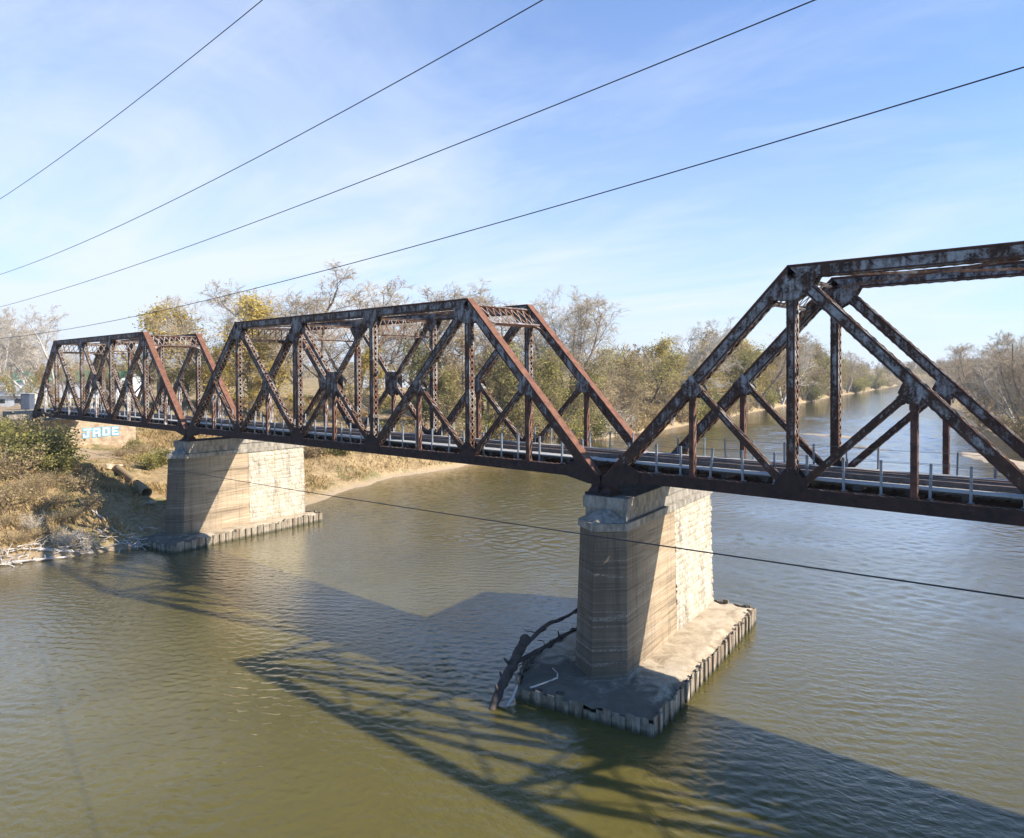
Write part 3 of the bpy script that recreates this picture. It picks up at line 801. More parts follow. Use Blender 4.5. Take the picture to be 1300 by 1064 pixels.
def river():
    ax = axis([(-6000, -400, 400), (-400, -66, 24), (-66, 40, 0.085), (40, 200, 10), (200, 3000, 400)])
    ay = axis([(-1500, -120, 140), (-120, -28, 8), (-28, 18, 0.085), (18, 74, 0.2), (74, 230, 0.55), (230, 400, 10), (400, 7000, 400)])
    X, Y = np.meshgrid(ax, ay); Z = np.zeros_like(X)
    rs = np.random.RandomState(12)
    fx = sstep(-66, -58, X[0])*(1-sstep(32, 40, X[0]))
    for lo, hi, y0, y1, y2, y3 in ((0.26, 0.85, -28, -24, 8, 18), (0.75, 1.8, 8, 18, 60, 74), (1.9, 4.2, 60, 74, 190, 230)):
        r = np.where((ay >= y0) & (ay <= y3))[0]; S = slice(r[0], r[-1]+1); x, y = X[S], Y[S]; z = np.zeros_like(x)
        wob = [vnoise(x, y, 2.2+k, 50+k)*2.2 for k in range(4)]
        for k in range(34):                                 # wind ripples: many small wave trains, mostly running down-river
            lam = lo*((hi/lo)**rs.rand()); th = R(-62) + rs.normal(0, 0.8); sl = 0.0178*rs.uniform(0.6, 1.3)
            z += sl*lam/6.2832*np.sin(math.cos(th)*6.2832/lam*x + math.sin(th)*6.2832/lam*y + rs.uniform(0, 6.28) + wob[k % 4])
        patch = np.clip(0.80 + 0.9*(vnoise(x+y*0.4, y, 15, 41) + 0.6*vnoise(x, y, 5, 42)), 0.35, 1.5)
        fy = sstep(y0, y1, ay[S])*(1-sstep(y2, y3, ay[S]))
        Z[S] += z*patch*fy[:, None]*fx[None, :]
    Z = ZW + Z
    n_ = len(ax); q_ = np.arange(len(ay)-1)[:, None]*n_ + np.arange(n_-1)[None, :]
    return np_mesh('river_water', np.stack([X, Y, Z], -1).reshape(-1, 3), np.stack([q_, q_+1, q_+1+n_, q_+n_], -1).reshape(-1, 4), [M['water']], None, True)
tag(link('river_water', river()), 'muddy olive-green river flowing under the bridge', 'river', None, 'structure')

def sandbar(cx, cy, lx, ly, rot, seed, label):
    n, k = 48, 10; vs = [(cx, cy, ZW+0.30)]; fs = []
    r = random.Random(seed); ph = [r.uniform(0, 6.28) for _ in range(4)]
    for j in range(1, k+1):
        for i in range(n):
            a = 2*math.pi*i/n
            rr = 1 + 0.16*math.sin(2*a+ph[0]) + 0.11*math.sin(3*a+ph[1]) + 0.07*math.sin(7*a+ph[2])
            t = j/k; x = math.cos(a)*lx*rr*t; y = math.sin(a)*ly*rr*t
            vs.append((cx+x*math.cos(rot)-y*math.sin(rot), cy+x*math.sin(rot)+y*math.cos(rot), ZW + 0.36*(1-t**2.2) - 0.07 + r.uniform(-0.04, 0.04)))
    for i in range(n): fs.append((0, 1+i, 1+(i+1) % n))
    for j in range(k-1):
        for i in range(n):
            a = 1+j*n+i; c = 1+j*n+(i+1) % n; fs.append((a, a+n, c+n, c))
    b = MB(); b.add(vs, fs); o = b.build('sandbar', [M['sand']], None, True)
    tag(o, label, 'sandbar', 'gravel bars in the river', 'structure')
sandbar(2, 104, 14, 3.6, R(-58), 1, 'largest tan gravel bar, off the right bank behind the nearest span')
sandbar(-33, 134, 9, 1.4, R(-18), 2, 'thin pale gravel bar in mid-river behind the nearest span')
sandbar(-22, 113, 5, 1.2, R(-15), 3, 'small gravel bar between mid-river bar and the largest bar')

# ------------------------------------------------------------------ ABUTMENT with graffiti
M['abut'] = simple('tan_sandstone', (0.24, 0.165, 0.10), (0.46, 0.35, 0.235), 1.6, 0.92, 0.6)
root = empty('bridge_abutment', (-84.2, 0, 0))
tag(root, 'tan stone abutment under far bridge end with blue and white graffiti', 'abutment')
def abut_wall():
    rs = np.random.RandomState(4)
    y0, y1, z0, z1 = -3.0, 12.0, -5.2, ZT-0.02
    ny, nz = int((y1-y0)/0.1), int((z1-z0)/0.1)
    yy = np.linspace(y0, y1, ny); zz = np.linspace(z0, z1, nz); YY, ZZ = np.meshgrid(yy, zz)
    dep = np.zeros_like(YY); z = z0
    while z < z1:
        h = rs.uniform(0.45, 0.6); rows = (zz >= z) & (zz < z+h); y = y0-rs.uniform(0, .8)
        while y < y1:
            w = rs.uniform(0.8, 1.5); cols = (yy >= y) & (yy < y+w)
            if rows.any() and cols.any():
                A = np.ix_(rows, cols); e = np.clip(np.minimum(np.minimum(ZZ[A]-z, z+h-ZZ[A]), np.minimum(YY[A]-y, y+w-YY[A]))/0.08, 0, 1)
                dep[A] = e*rs.uniform(0.02, 0.05)
            y += w
        z += h
    verts = np.stack([dep, YY, ZZ], -1).reshape(-1, 3)
    i = np.arange(nz-1)[:, None]*ny + np.arange(ny-1)[None, :]
    return np_mesh('wall', verts, np.stack([i, i+1, i+1+ny, i+ny], -1).reshape(-1, 4), [M['abut']])
link('wall', abut_wall(), root)
b = MB(); b.box((-3.0, -3.0, -5.2), (-0.03, 12.0, ZT-0.03)); b.build('wall_core', [M['stone']], root)
b = MB(); b.box((-1.4, -1.0, ZT-0.025), (0.12, 8.0, ZT+0.001)); b.build('bridge_seat', [M['capstone']], root)
b = MB(); b.box((-3.0, -2.4, ZT-0.02), (-1.15, 7.4, 0.26)); b.build('backwall', [M['capstone']], root)
GL = {'J': [(0, .82, 1, 1), (.45, .0, .72, .85), (0, 0, .5, .2), (0, .1, .2, .42)],
      'A': [(.0, 0, .25, .95), (.62, 0, .87, .95), (.1, .78, .78, 1), (.2, .35, .7, .55)],
      'D': [(.0, .0, .24, 1), (.0, .8, .75, 1), (.0, 0, .75, .2), (.62, .12, .86, .88)],
      'E': [(.0, .0, .25, 1), (.0, .8, .8, 1), (.0, .41, .65, .6), (.0, 0, .8, .2)]}
M['gwhite'] = simple('white_spray_paint', (0.38, 0.44, 0.47), (0.64, 0.69, 0.71), 2.2, 0.8, 0)
M['gblue'] = simple('blue_spray_paint', (0.04, 0.17, 0.30), (0.13, 0.36, 0.50), 3, 0.8, 0)
b = MB(); y = 5.55
for ch, dz, sz in (('J', -3.42, 1.12), ('A', -3.40, 1.12), ('D', -3.30, 1.05), ('E', -3.32, 1.05)):
    for (a, c, a1, c1) in GL[ch]:
        for gr, xo, m in ((0.10, 0.062, 1), (0.0, 0.070, 0 if ch != 'E' else 0)):
            b.box((xo-0.05 - 0.001*len(b.f) % 0.003, y+a*1.0-gr, dz+c*sz-gr), (xo + 0.0004*(len(b.f) % 11), y+a1*1.0+gr, dz+c1*sz+gr), m)
    y += 1.16
b.build('graffiti_word', [M['gwhite'], M['gblue']], root)

# ------------------------------------------------------------------ TREES
class Tree:
    def __init__(s, seed, h, spread, levels, leaf=0, leafsize=0.22, leader=1, droop=0.0, tw=0.022, leafr=0.5, low=0.3, twigs=4):
        r = s.r = random.Random(seed); s.h = h; s.segs = []; s.tips = []
        s.levels = levels; s.spread = spread; s.tw = tw; s.low = low; s.twigs = twigs
        s.wood = MB(); s.twig = MB()
        for k in range(leader):
            a = r.uniform(0, 6.28); t = 0.0 if leader == 1 else r.uniform(0.16, 0.36)
            s.branch(V((0, 0, -0.3)), V((math.cos(a)*t, math.sin(a)*t, 1)).normalized(), h*r.uniform(0.82, 0.97), h*0.019/math.sqrt(leader*0.7+0.3), 0)
        rs = np.random.RandomState(seed)
        s.leafv = None
        if leaf and s.tips:
            tp = np.array(s.tips); c = tp[rs.randint(0, len(tp), leaf)] + rs.normal(0, leafr, (leaf, 3))
            s.leafv = leaf_quads(rs, c, leafsize)
    def branch(s, p, d, L, rad, lv):
        r = s.r; n = (9, 6, 4, 3, 2)[lv]; pts = [p]; rr = [rad]; dd = d.copy(); st = L/n
        wob = (0.10, 0.22, 0.28, 0.3, 0.3)[lv]; up = (0.05, 0.10, 0.07, 0.05, 0.0)[lv]
        for i in range(n):
            dd = (dd + V((r.gauss(0, wob), r.gauss(0, wob), r.gauss(0, wob)*0.7 + up))).normalized()
            pts.append(pts[-1] + dd*st); rr.append(max(s.tw*0.5, rad*(1-(i+1)/n*0.82)))
        mb = s.wood if lv <= 2 else s.twig
        mb.tube(pts, rr, (8, 5, 4, 3, 3)[lv], 0, cap=False)
        if lv >= s.levels-1:
            s.tips += [tuple(q) for q in pts[1:]]; return
        kids = (r.randint(10, 14), r.randint(6, 8), r.randint(5, 6), s.twigs)[lv]
        for k in range(kids):
            t = (s.low if lv == 0 else 0.22) + (1-(s.low if lv == 0 else 0.22))*(k+r.random())/kids
            f = t*n; i = min(int(f), n-1); q = pts[i].lerp(pts[i+1], f-i)
            ax = (pts[i+1]-pts[i]).normalized(); a = r.uniform(0, 6.28) if lv else k*2.4 + r.uniform(-.4, .4)
            sd = ax.orthogonal().normalized(); bt = ax.cross(sd); side = sd*math.cos(a) + bt*math.sin(a)
            ang = r.uniform(0.55, 1.0) if lv else r.uniform(0.5, 0.95)*(1.15-0.4*t)
            nd = (ax*math.cos(ang) + side*math.sin(ang)).normalized()
            ln = (s.spread*s.h*(1.15-0.75*t), L*0.52*(1.15-0.55*t), L*0.55, L*0.6)[lv]*r.uniform(0.7, 1.15)
            s.branch(q, nd, ln, max(s.tw, rr[i]*(0.42, 0.5, 0.5, 0.6)[lv]), lv+1)
    def meshes(s, name, wood, twig, leafmat):
        s.wood_me = finish(s.wood, name+'_trunk', wood, True)
        mats = [twig] + ([leafmat] if leafmat else [])
        tv = np.array(s.twig.v) if s.twig.v else np.zeros((0, 3)); tf = np.array(s.twig.f, int).reshape(-1, 4)
        mi = np.zeros(len(tf), int)
        if s.leafv is not None:
            lf = np.arange(len(s.leafv)).reshape(-1, 4) + len(tv)
            tv = np.concatenate([tv, s.leafv]); tf = np.concatenate([tf, lf]); mi = np.concatenate([mi, np.ones(len(lf), int)])
        s.crown_me = np_mesh(name+'_crown', tv, tf, mats, mi)
        return s
def finish(mb, name, mat, smooth):
    return np_mesh(name, np.array(mb.v), np.array(mb.f, int), [mat], None, smooth)
def leaf_quads(rs, c, size):
    n = len(c)
    a = rs.normal(0, 1, (n, 3)); a /= np.linalg.norm(a, axis=1)[:, None]
    b = np.cross(a, rs.normal(0, 1, (n, 3))); b /= np.linalg.norm(b, axis=1)[:, None]
    sz = (size*rs.uniform(0.5, 1.2, n))[:, None]
    return np.stack([c-a*sz, c+b*sz*0.5, c+a*sz, c-b*sz*0.5], 1).reshape(-1, 3)

T = {}
T['white'] = [Tree(s, 20, 0.36, 5, leader=3, tw=0.024, twigs=3).meshes('white', M['bk_white'], M['tw_pale'], None) for s in (1, 2)]
T['bare'] = [Tree(s, 20, 0.40, 5, leader=l, tw=0.020, twigs=4).meshes('bare', M['bk_grey'], M['tw_mid'], None) for s, l in ((3, 2), (4, 3), (5, 2))]
T['broad'] = [Tree(31, 20, 0.46, 5, leader=4, tw=0.021, twigs=4, low=0.25).meshes('broad', M['bk_grey'], M['tw_mid'], None)]
T['yellow'] = [Tree(s, 16, 0.32, 4, leaf=4600, leafsize=0.17, leader=l, tw=0.03, leafr=0.55, low=0.18).meshes('yellow', M['bk_grey'], M['tw_brown'], M['lf_yellow']) for s, l in ((6, 2), (7, 1))]
T['olive'] = [Tree(s, 14, 0.33, 4, leaf=3600, leafsize=0.18, leader=l, tw=0.03, leafr=0.6, low=0.12).meshes('olive', M['bk_dark'], M['tw_brown'], M['lf_olive']) for s, l in ((8, 2), (9, 3))]
T['tan'] = [Tree(s, 15, 0.34, 5, leaf=2400, leafsize=0.18, leader=l, tw=0.028, leafr=0.5, low=0.15).meshes('tan', M['bk_grey'], M['tw_brown'], M['lf_tan']) for s, l in ((10, 1), (11, 2))]
T['ivy'] = [Tree(s, 13, 0.22, 4, leaf=5500, leafsize=0.19, leader=2, tw=0.03, leafr=0.6, low=0.06).meshes('ivy', M['bk_dark'], M['tw_brown'], M['lf_green']) for s in (12, 13)]
BASEH = {'white': 20, 'bare': 20, 'broad': 20, 'yellow': 16, 'olive': 14, 'tan': 15, 'ivy': 13}
KIND = {'white': ('bare white-barked tree', 'sycamore_tree'), 'bare': ('leafless grey-brown tree', 'bare_tree'), 'broad': ('tallest broad rounded leafless tree', 'spreading_tree'), 'yellow': ('yellow-leaved autumn tree', 'autumn_tree'),
        'olive': ('olive-green thinning tree', 'riverside_tree'), 'tan': ('tan-leaved tree', 'riverside_tree'), 'ivy': ('dark green ivy-clad tree', 'ivy_clad_tree')}
ORD = ['leftmost', 'second', 'third', 'fourth', 'fifth', 'sixth', 'seventh', 'eighth', 'ninth', 'tenth', 'eleventh', 'twelfth', 'thirteenth', 'fourteenth', 'fifteenth', 'sixteenth', 'seventeenth', 'eighteenth', 'nineteenth', 'twentieth', 'twenty-first', 'twenty-second']
rt = random.Random(77)
TREES = {  # zone: (where, [(px column, depth m, kind, px row of the top)])
 'a': ('left of the far truss end', [(-25, 128, 'white', 400), (14, 140, 'white', 383), (40, 150, 'white', 392), (66, 138, 'white', 388), (-8, 118, 'tan', 455), (30, 125, 'olive', 470), (58, 122, 'tan', 462), (84, 150, 'bare', 440)]),
 'b': ('behind the farthest truss span', [(110, 165, 'olive', 448), (138, 150, 'tan', 445), (163, 140, 'bare', 432), (203, 135, 'yellow', 386), (236, 136, 'yellow', 391), (262, 135, 'olive', 432), (224, 135, 'olive', 455), (180, 137, 'tan', 440), (150, 136, 'olive', 468)]),
 'c': ('behind the middle truss span', [(292, 124, 'bare', 372), (318, 124, 'yellow', 374), (345, 127, 'bare', 372), (282, 122, 'yellow', 440), (385, 140, 'bare', 350), (415, 136, 'bare', 342), (450, 145, 'bare', 366), (512, 150, 'bare', 352), (528, 142, 'bare', 372),
        (345, 124, 'yellow', 432), (470, 125, 'yellow', 440), (545, 124, 'ivy', 432), (575, 126, 'tan', 420), (566, 125, 'olive', 466), (632, 126, 'olive', 432), (655, 135, 'tan', 425), (688, 132, 'olive', 442), (618, 140, 'bare', 400), (330, 123, 'yellow', 478), (668, 126, 'olive', 470)]),
 'd': ('between the middle and nearest spans', [(706, 146, 'bare', 372), (732, 140, 'broad', 352), (728, 132, 'olive', 468), (752, 138, 'olive', 450), (774, 150, 'tan', 470), (796, 165, 'tan', 478), (800, 176, 'tan', 452), (822, 180, 'olive', 440), (845, 190, 'yellow', 432), (868, 205, 'white', 404), (862, 182, 'tan', 452), (790, 185, 'bare', 462)]),
 'e': ('upriver behind the nearest span', [(893, 210, 'yellow', 438), (900, 225, 'tan', 420), (922, 225, 'olive', 440), (948, 235, 'tan', 428), (966, 250, 'yellow', 432), (985, 255, 'bare', 420), (1000, 262, 'olive', 446), (1022, 285, 'white', 424), (1032, 285, 'olive', 446), (1050, 310, 'tan', 428), (1072, 330, 'yellow', 458), (1064, 335, 'tan', 440), (1085, 370, 'tan', 438), (1098, 390, 'olive', 452), (1112, 430, 'bare', 446), (1124, 480, 'olive', 464), (910, 212, 'tan', 436), (958, 226, 'olive', 448), (978, 240, 'tan', 438), (1008, 258, 'yellow', 452), (1026, 272, 'tan', 444), (1042, 292, 'olive', 444), (1058, 306, 'tan', 444), (1066, 318, 'olive', 450), (1078, 345, 'tan', 446), (1090, 372, 'olive', 452), (1096, 400, 'yellow', 460), (1104, 420, 'tan', 454), (1112, 450, 'olive', 460), (1119, 480, 'tan', 464), (1127, 530, 'olive', 470), (1132, 600, 'tan', 476), (938, 205, 'olive', 462), (1012, 268, 'tan', 440)]),
 'f': ('on the right bank at the photo edge', [(1222, 255, 'bare', 448), (1236, 225, 'bare', 440), (1250, 190, 'bare', 436), (1262, 172, 'bare', 430), (1276, 160, 'bare', 428), (1288, 148, 'white', 432), (1300, 140, 'bare', 426), (1316, 132, 'bare', 424), (1334, 126, 'bare', 420), (1355, 122, 'bare', 428), (1210, 300, 'bare', 456), (1246, 175, 'tan', 470), (1270, 146, 'tan', 478), (1293, 134, 'olive', 490), (1200, 360, 'bare', 462)]),
}
def put_tree(name, proto, xy, z, hgt, rz):
    o = empty(name, (xy[0], xy[1], z), rz); k = hgt/proto.h_real
    kw = {'bare_tree': 1.4 if hgt < 24 else 1.75, 'sycamore_tree': 1.3, 'autumn_tree': 1.35, 'spreading_tree': 0.82}.get(name, 1.15)*k
    o.scale = (kw*rt.uniform(0.9, 1.1), kw*rt.uniform(0.9, 1.1), k)
    link('trunk', proto.wood_me, o); link('crown', proto.crown_me, o)
    return o
for kk in T:
    for p in T[kk]:
        zs = [v[2] for v in p.twig.v] or [v[2] for v in p.wood.v]
        p.h_real = max(zs)
ALLT = []
for zn, (where, lst) in TREES.items():
    seen = {}
    for it in lst: seen.setdefault(it[2], []).append(it)
    for kind, its in seen.items():
        its.sort(key=lambda t: t[0])
        for i, (px, dep, _, top) in enumerate(its):
            x, y = place(px, dep)
            for _t in range(60):                            # keep the roots on dry land
                z = float(height(x, y))
                if z > ZW+0.5: break
                x -= 1.0 if zn != 'f' else -1.0
            hgt = CAM[2] + (474-top)*dep/F - z
            o = put_tree(KIND[kind][1], T[kind][(i+len(ALLT)) % len(T[kind])], (x, y), z, max(4, hgt), rt.uniform(0, 6.28))
            pos = '' if len(its) == 1 else (ORD[i] + (' from left of the ' if i else ' of the ')) 
            lab = (pos + KIND[kind][0] + ('s ' if len(its) > 1 else ' ') + where)
            tag(o, lab, 'tree', KIND[kind][0] + 's ' + where)
            ALLT.append(o)

# shrubs: stems and leaf clumps
def shrub_mesh(seed, mats, nleaf, size, stems=26, hgt=2.0, wid=1.6, lumps=9):
    rs = np.random.RandomState(seed); b = MB(); r = random.Random(seed); tips = []
    for k in range(stems):
        a = r.uniform(0, 6.28); t = r.uniform(0.1, 0.85); d = V((math.cos(a)*t, math.sin(a)*t, 1)).normalized()
        p = V((r.gauss(0, 0.2)*wid, r.gauss(0, 0.2)*wid, -0.2)); pts = [p]; L = hgt*r.uniform(0.6, 1.1)/max(d.z, 0.5)
        for i in range(4):
            d = (d + V((r.gauss(0, .16), r.gauss(0, .16), r.gauss(0, .1)))).normalized(); pts.append(pts[-1] + d*L/4)
        b.tube(pts, [0.028, 0.022, 0.016, 0.012, 0.006], 3, 0, False)
        tips += pts[2:]
        for q in range(7):
            c = pts[r.randint(1, 4)]; d2 = V((r.gauss(0, 1), r.gauss(0, 1), abs(r.gauss(0, .7)))).normalized()
            e = c + d2*hgt*r.uniform(0.15, 0.35); b.tube([c, (c+e)/2 + V((0, 0, 0.03)), e], [0.012, 0.01, 0.006], 3, 0, False); tips += [e, (c+e)/2]
    v = np.array(b.v); f = np.array(b.f, int); mi = np.zeros(len(f), int)
    if nleaf:
        tp = np.array([tuple(t) for t in tips]); c = tp[rs.randint(0, len(tp), nleaf)] + rs.normal(0, 0.16*wid, (nleaf, 3)); c[:, 2] = np.abs(c[:, 2])
        lv = leaf_quads(rs, c, size); lf = np.arange(len(lv)).reshape(-1, 4)+len(v)
        v = np.concatenate([v, lv]); f = np.concatenate([f, lf]); mi = np.concatenate([mi, np.ones(len(lf), int)])
    return np_mesh('shrub', v, f, mats, mi)
SH = {'leafy': [shrub_mesh(s, [M['bk_dark'], M['lf_bush']], 3600, 0.11) for s in (1, 2)],
      'green': [shrub_mesh(s, [M['bk_dark'], M['lf_green']], 3000, 0.11) for s in (3,)],
      'brown': [shrub_mesh(s, [M['tw_brown'], M['lf_tan']], 900, 0.09, 40) for s in (4, 5)],
      'twiggy': [shrub_mesh(s, [M['tw_pale'], M['lf_tan']], 120, 0.08, 46) for s in (6,)]}
SW = {'leafy': 'leafy yellowish bush', 'green': 'dark green bush', 'brown': 'brown dry bush', 'twiggy': 'pale leafless bush'}
SHRUBS = {
 'g': ('on the near left bank slope', [(14, 67, 'brown', 3.2), (38, 71, 'leafy', 3.4), (56, 70, 'leafy', 3.0), (70, 69, 'leafy', 2.0), (25, 78, 'brown', 3.0), (50, 79, 'brown', 3.0), (-8, 60, 'brown', 3.0), (2, 75, 'leafy', 2.4), (50, 86, 'brown', 2.6), (18, 88, 'brown', 2.4), (100, 66, 'brown', 1.6), (116, 63, 'brown', 1.4), (66, 62, 'brown', 1.6), (40, 58, 'twiggy', 1.3), (84, 56, 'twiggy', 1.4), (108, 57, 'twiggy', 1.2), (5, 58, 'brown', 1.2), (22, 56, 'brown', 1.0), (30, 62, 'brown', 1.3), (52, 57, 'brown', 1.1), (60, 66, 'brown', 1.4), (74, 60, 'brown', 1.1), (92, 61, 'brown', 1.2), (96, 70, 'brown', 1.5), (12, 62, 'brown', 1.9), (44, 64, 'brown', 1.8), (-2, 66, 'brown', 2.0)]),
 'h': ('behind the bank pier', [(190, 84, 'leafy', 1.8), (206, 86, 'leafy', 1.6), (178, 92, 'brown', 1.6), (168, 93, 'leafy', 1.3), (152, 90, 'brown', 1.3), (398, 96, 'brown', 2.6), (425, 98, 'leafy', 2.6), (452, 104, 'brown', 3.0), (486, 108, 'leafy', 3.0), (520, 112, 'brown', 3.0)]),
 'i': ('beyond the water behind the middle span', [(556, 116, 'brown', 4.0), (588, 118, 'brown', 4.0), (612, 124, 'leafy', 4.0), (640, 126, 'brown', 4.2), (664, 132, 'leafy', 4.0), (690, 134, 'brown', 4.5), (716, 140, 'leafy', 5.0), (738, 142, 'brown', 5.0)]),
 'j': ('on the far bank beyond the rails', [(760, 142, 'brown', 6.0), (772, 146, 'leafy', 5.5), (786, 150, 'twiggy', 6.0), (800, 158, 'twiggy', 6.0), (818, 166, 'brown', 6.0), (838, 178, 'brown', 6.0), (862, 190, 'brown', 6.0), (884, 198, 'leafy', 6.0), (912, 208, 'leafy', 5.5), (940, 222, 'brown', 6.0), (970, 240, 'brown', 6.5), (1004, 262, 'leafy', 6.5), (1034, 290, 'brown', 7.0), (1062, 330, 'leafy', 7.0), (1090, 385, 'brown', 8.0), (1116, 455, 'leafy', 8.5), (1128, 540, 'leafy', 9.0), (1135, 620, 'brown', 9.0)]),
 'k': ('on the right bank', [(1218, 240, 'brown', 6.0), (1232, 205, 'brown', 6.0), (1246, 178, 'brown', 6.0), (1258, 164, 'twiggy', 5.0), (1270, 152, 'brown', 5.0), (1282, 142, 'brown', 5.0), (1294, 134, 'green', 4.0), (1306, 128, 'brown', 5.0), (1322, 124, 'brown', 5.0), (1262, 148, 'brown', 3.6)]),
}
for zn, (where, lst) in SHRUBS.items():
    seen = {}
    for it in lst: seen.setdefault(it[2], []).append(it)
    for kind, its in seen.items():
        its.sort(key=lambda t: t[0])
        for i, (px, dep, _, hg) in enumerate(its):
            x, y = place(px, dep)
            for _t in range(60):
                z = float(height(x, y))
                if z > ZW+0.4: break
                x -= 0.7 if zn != 'k' else -0.7
            o = link('bush', SH[kind][i % len(SH[kind])]); o.location = (x, y, z); k = hg/2.1
            o.scale = (k*rt.uniform(1.0, 1.35), k*rt.uniform(1.0, 1.35), k); o.rotation_euler = (0, 0, rt.uniform(0, 6.28))
            pos = '' if len(its) == 1 else (ORD[i] + (' from left of the ' if i else ' of the '))
            tag(o, pos + SW[kind] + ('es ' if len(its) > 1 else ' ') + where, 'bush', SW[kind] + 'es ' + where)

# far woodland: one mass of small trees
def woodland():
    rs = np.random.RandomState(9); vs = []; n = 2300; c = []
    while len(c) < n:
        if rs.rand() < 0.55: px = rs.uniform(-60, 1150); dep = rs.uniform(260, 900) if px > 760 else rs.uniform(480, 1000)
        else: px = rs.uniform(1120, 1400); dep = rs.uniform(330, 1100)
        x, y = place(px, dep)
        lx = np.interp(y, LBy, LBx); rx = np.interp(y, RBy, RBx)
        if x < lx-(22 if y < 230 else 9) or x > rx+12: c.append((x, y, dep))
    out = []
    for x, y, dep in c:
        z = float(height(x, y)); h = rs.uniform(11, 18); k = 130
        t = rs.rand(k)**0.7; a = rs.uniform(0, 6.28, k); rad = h*0.27*np.sqrt(rs.rand(k))*(1.15-t*0.8)
        p = np.stack([x+np.cos(a)*rad, y+np.sin(a)*rad, z+h*(0.12+0.88*t)], 1)
        d = rs.normal(0, 1, (k, 3)); d[:, 2] = np.abs(d[:, 2])+0.5; d /= np.linalg.norm(d, axis=1)[:, None]
        s = np.cross(d, rs.normal(0, 1, (k, 3))); s /= np.linalg.norm(s, axis=1)[:, None]
        L = rs.uniform(0.6, 1.5, k)[:, None]; wd = rs.uniform(0.05, 0.26, k)[:, None]
        out.append(np.stack([p-d*L-s*wd, p-d*L*0.3+s*wd, p+d*L, p+d*L*0.2-s*wd], 1).reshape(-1, 3))
    v = np.concatenate(out); return np_mesh('woodland', v, np.arange(len(v)).reshape(-1, 4), [M['lf_wood']])
M['lf_wood'] = m_leaf('bare_woodland_twigs', [(0.3, (0.15, 0.115, 0.065)), (0.5, (0.26, 0.20, 0.11)), (0.7, (0.38, 0.30, 0.16))], 0.05, 0.25)
tag(link('distant_woodland', woodland()), 'brown leafless woods massed along the horizon', 'woods', None, 'stuff')

# dry grass on the left bank
def grass():
    rs = np.random.RandomState(3); n = 150000
    x = rs.uniform(-98, -38, n); y = rs.uniform(-20, 60, n)
    m = rs.rand(n) < np.where(y > 22, 0.7, 1.0); x, y = x[m], y[m]
    x = np.where(y > 22, x-16, x)
    z = height(x, y); d = vnoise(x, y, 4, 21)+vnoise(x, y, 1.3, 22)*0.7
    keep = (z > ZW+0.55) & (d > -0.28) & ~((np.abs(y-W/2) < 3.6) & (x < -83.5)) & ~((x > -85) & (x < -80) & (y > 0) & (y < 13))
    keep &= ~((x > -47) & (y > -4) & (y < 14))
    keep &= path_mask(x, y) < 0.3
    keep &= ~((d < -0.02) & (y > 0) & (y < 16))
    x, y, z, d = x[keep], y[keep], z[keep], d[keep]
    y2 = rs.uniform(50, 210, 60000); x2 = np.interp(y2, LBy, LBx) - rs.rand(60000)**1.5*26 - 0.5; z2 = height(x2, y2); d2 = vnoise(x2, y2, 4, 21)
    m = z2 > ZW+0.5; x = np.concatenate([x, x2[m]]); y = np.concatenate([y, y2[m]]); z = np.concatenate([z, z2[m]]); d = np.concatenate([d, d2[m]]); k = len(x)
    big = 1 + np.clip((y-40)/60, 0, 1.2)
    h = rs.uniform(0.18, 0.62, k)*(0.75+0.9*np.clip(d, 0, 1))*big; a = rs.uniform(0, 6.28, k); w = rs.uniform(0.015, 0.04, k)*big
    lean = rs.normal(0, 0.35, (k, 2))*h[:, None]
    p = np.stack([x, y, z-0.03], 1); s = np.stack([np.cos(a)*w, np.sin(a)*w, 0*w], 1)
    tip = p + np.stack([lean[:, 0], lean[:, 1], h], 1); mid = p + np.stack([lean[:, 0]*0.3, lean[:, 1]*0.3, h*0.6], 1)
    v = np.stack([p-s, p+s, mid+s*0.8, tip], 1).reshape(-1, 3)
    return np_mesh('grass', v, np.arange(len(v)).reshape(-1, 4), [M['grass']])
tag(link('dry_grass', grass()), 'straw-coloured dry grass covering the left bank', 'grass', None, 'stuff')

# ------------------------------------------------------------------ DRIFTWOOD, PIPES, STONES
def log(pts, r0, r1, mat, name, n=9, seed=1, stubs=0):
    r = random.Random(seed); b = MB(); k = len(pts)
    fine = []
    for i in range(k-1):
        for j in range(5):
            p = V(pts[i]).lerp(V(pts[i+1]), j/5); fine.append(p + V((r.gauss(0, r0*0.12), r.gauss(0, r0*0.12), r.gauss(0, r0*0.12))))
    fine.append(V(pts[-1])); m = len(fine)
    b.tube(fine, [max(0.008, (r0 + (r1-r0)*i/(m-1))*r.uniform(0.85, 1.15)) for i in range(m)], n, 0, True)
    for s in range(stubs):
        i = r.randint(2, m-3); d = V((r.gauss(0, 1), r.gauss(0, 1), abs(r.gauss(0, 1)))).normalized()
        q = fine[i]; rr = r0*0.45; b.tube([q, q+d*r0*2.0, q+d*r0*2.8], [rr, rr*0.8, rr*0.5], 6)
    return b.build(name, [mat], None, True)
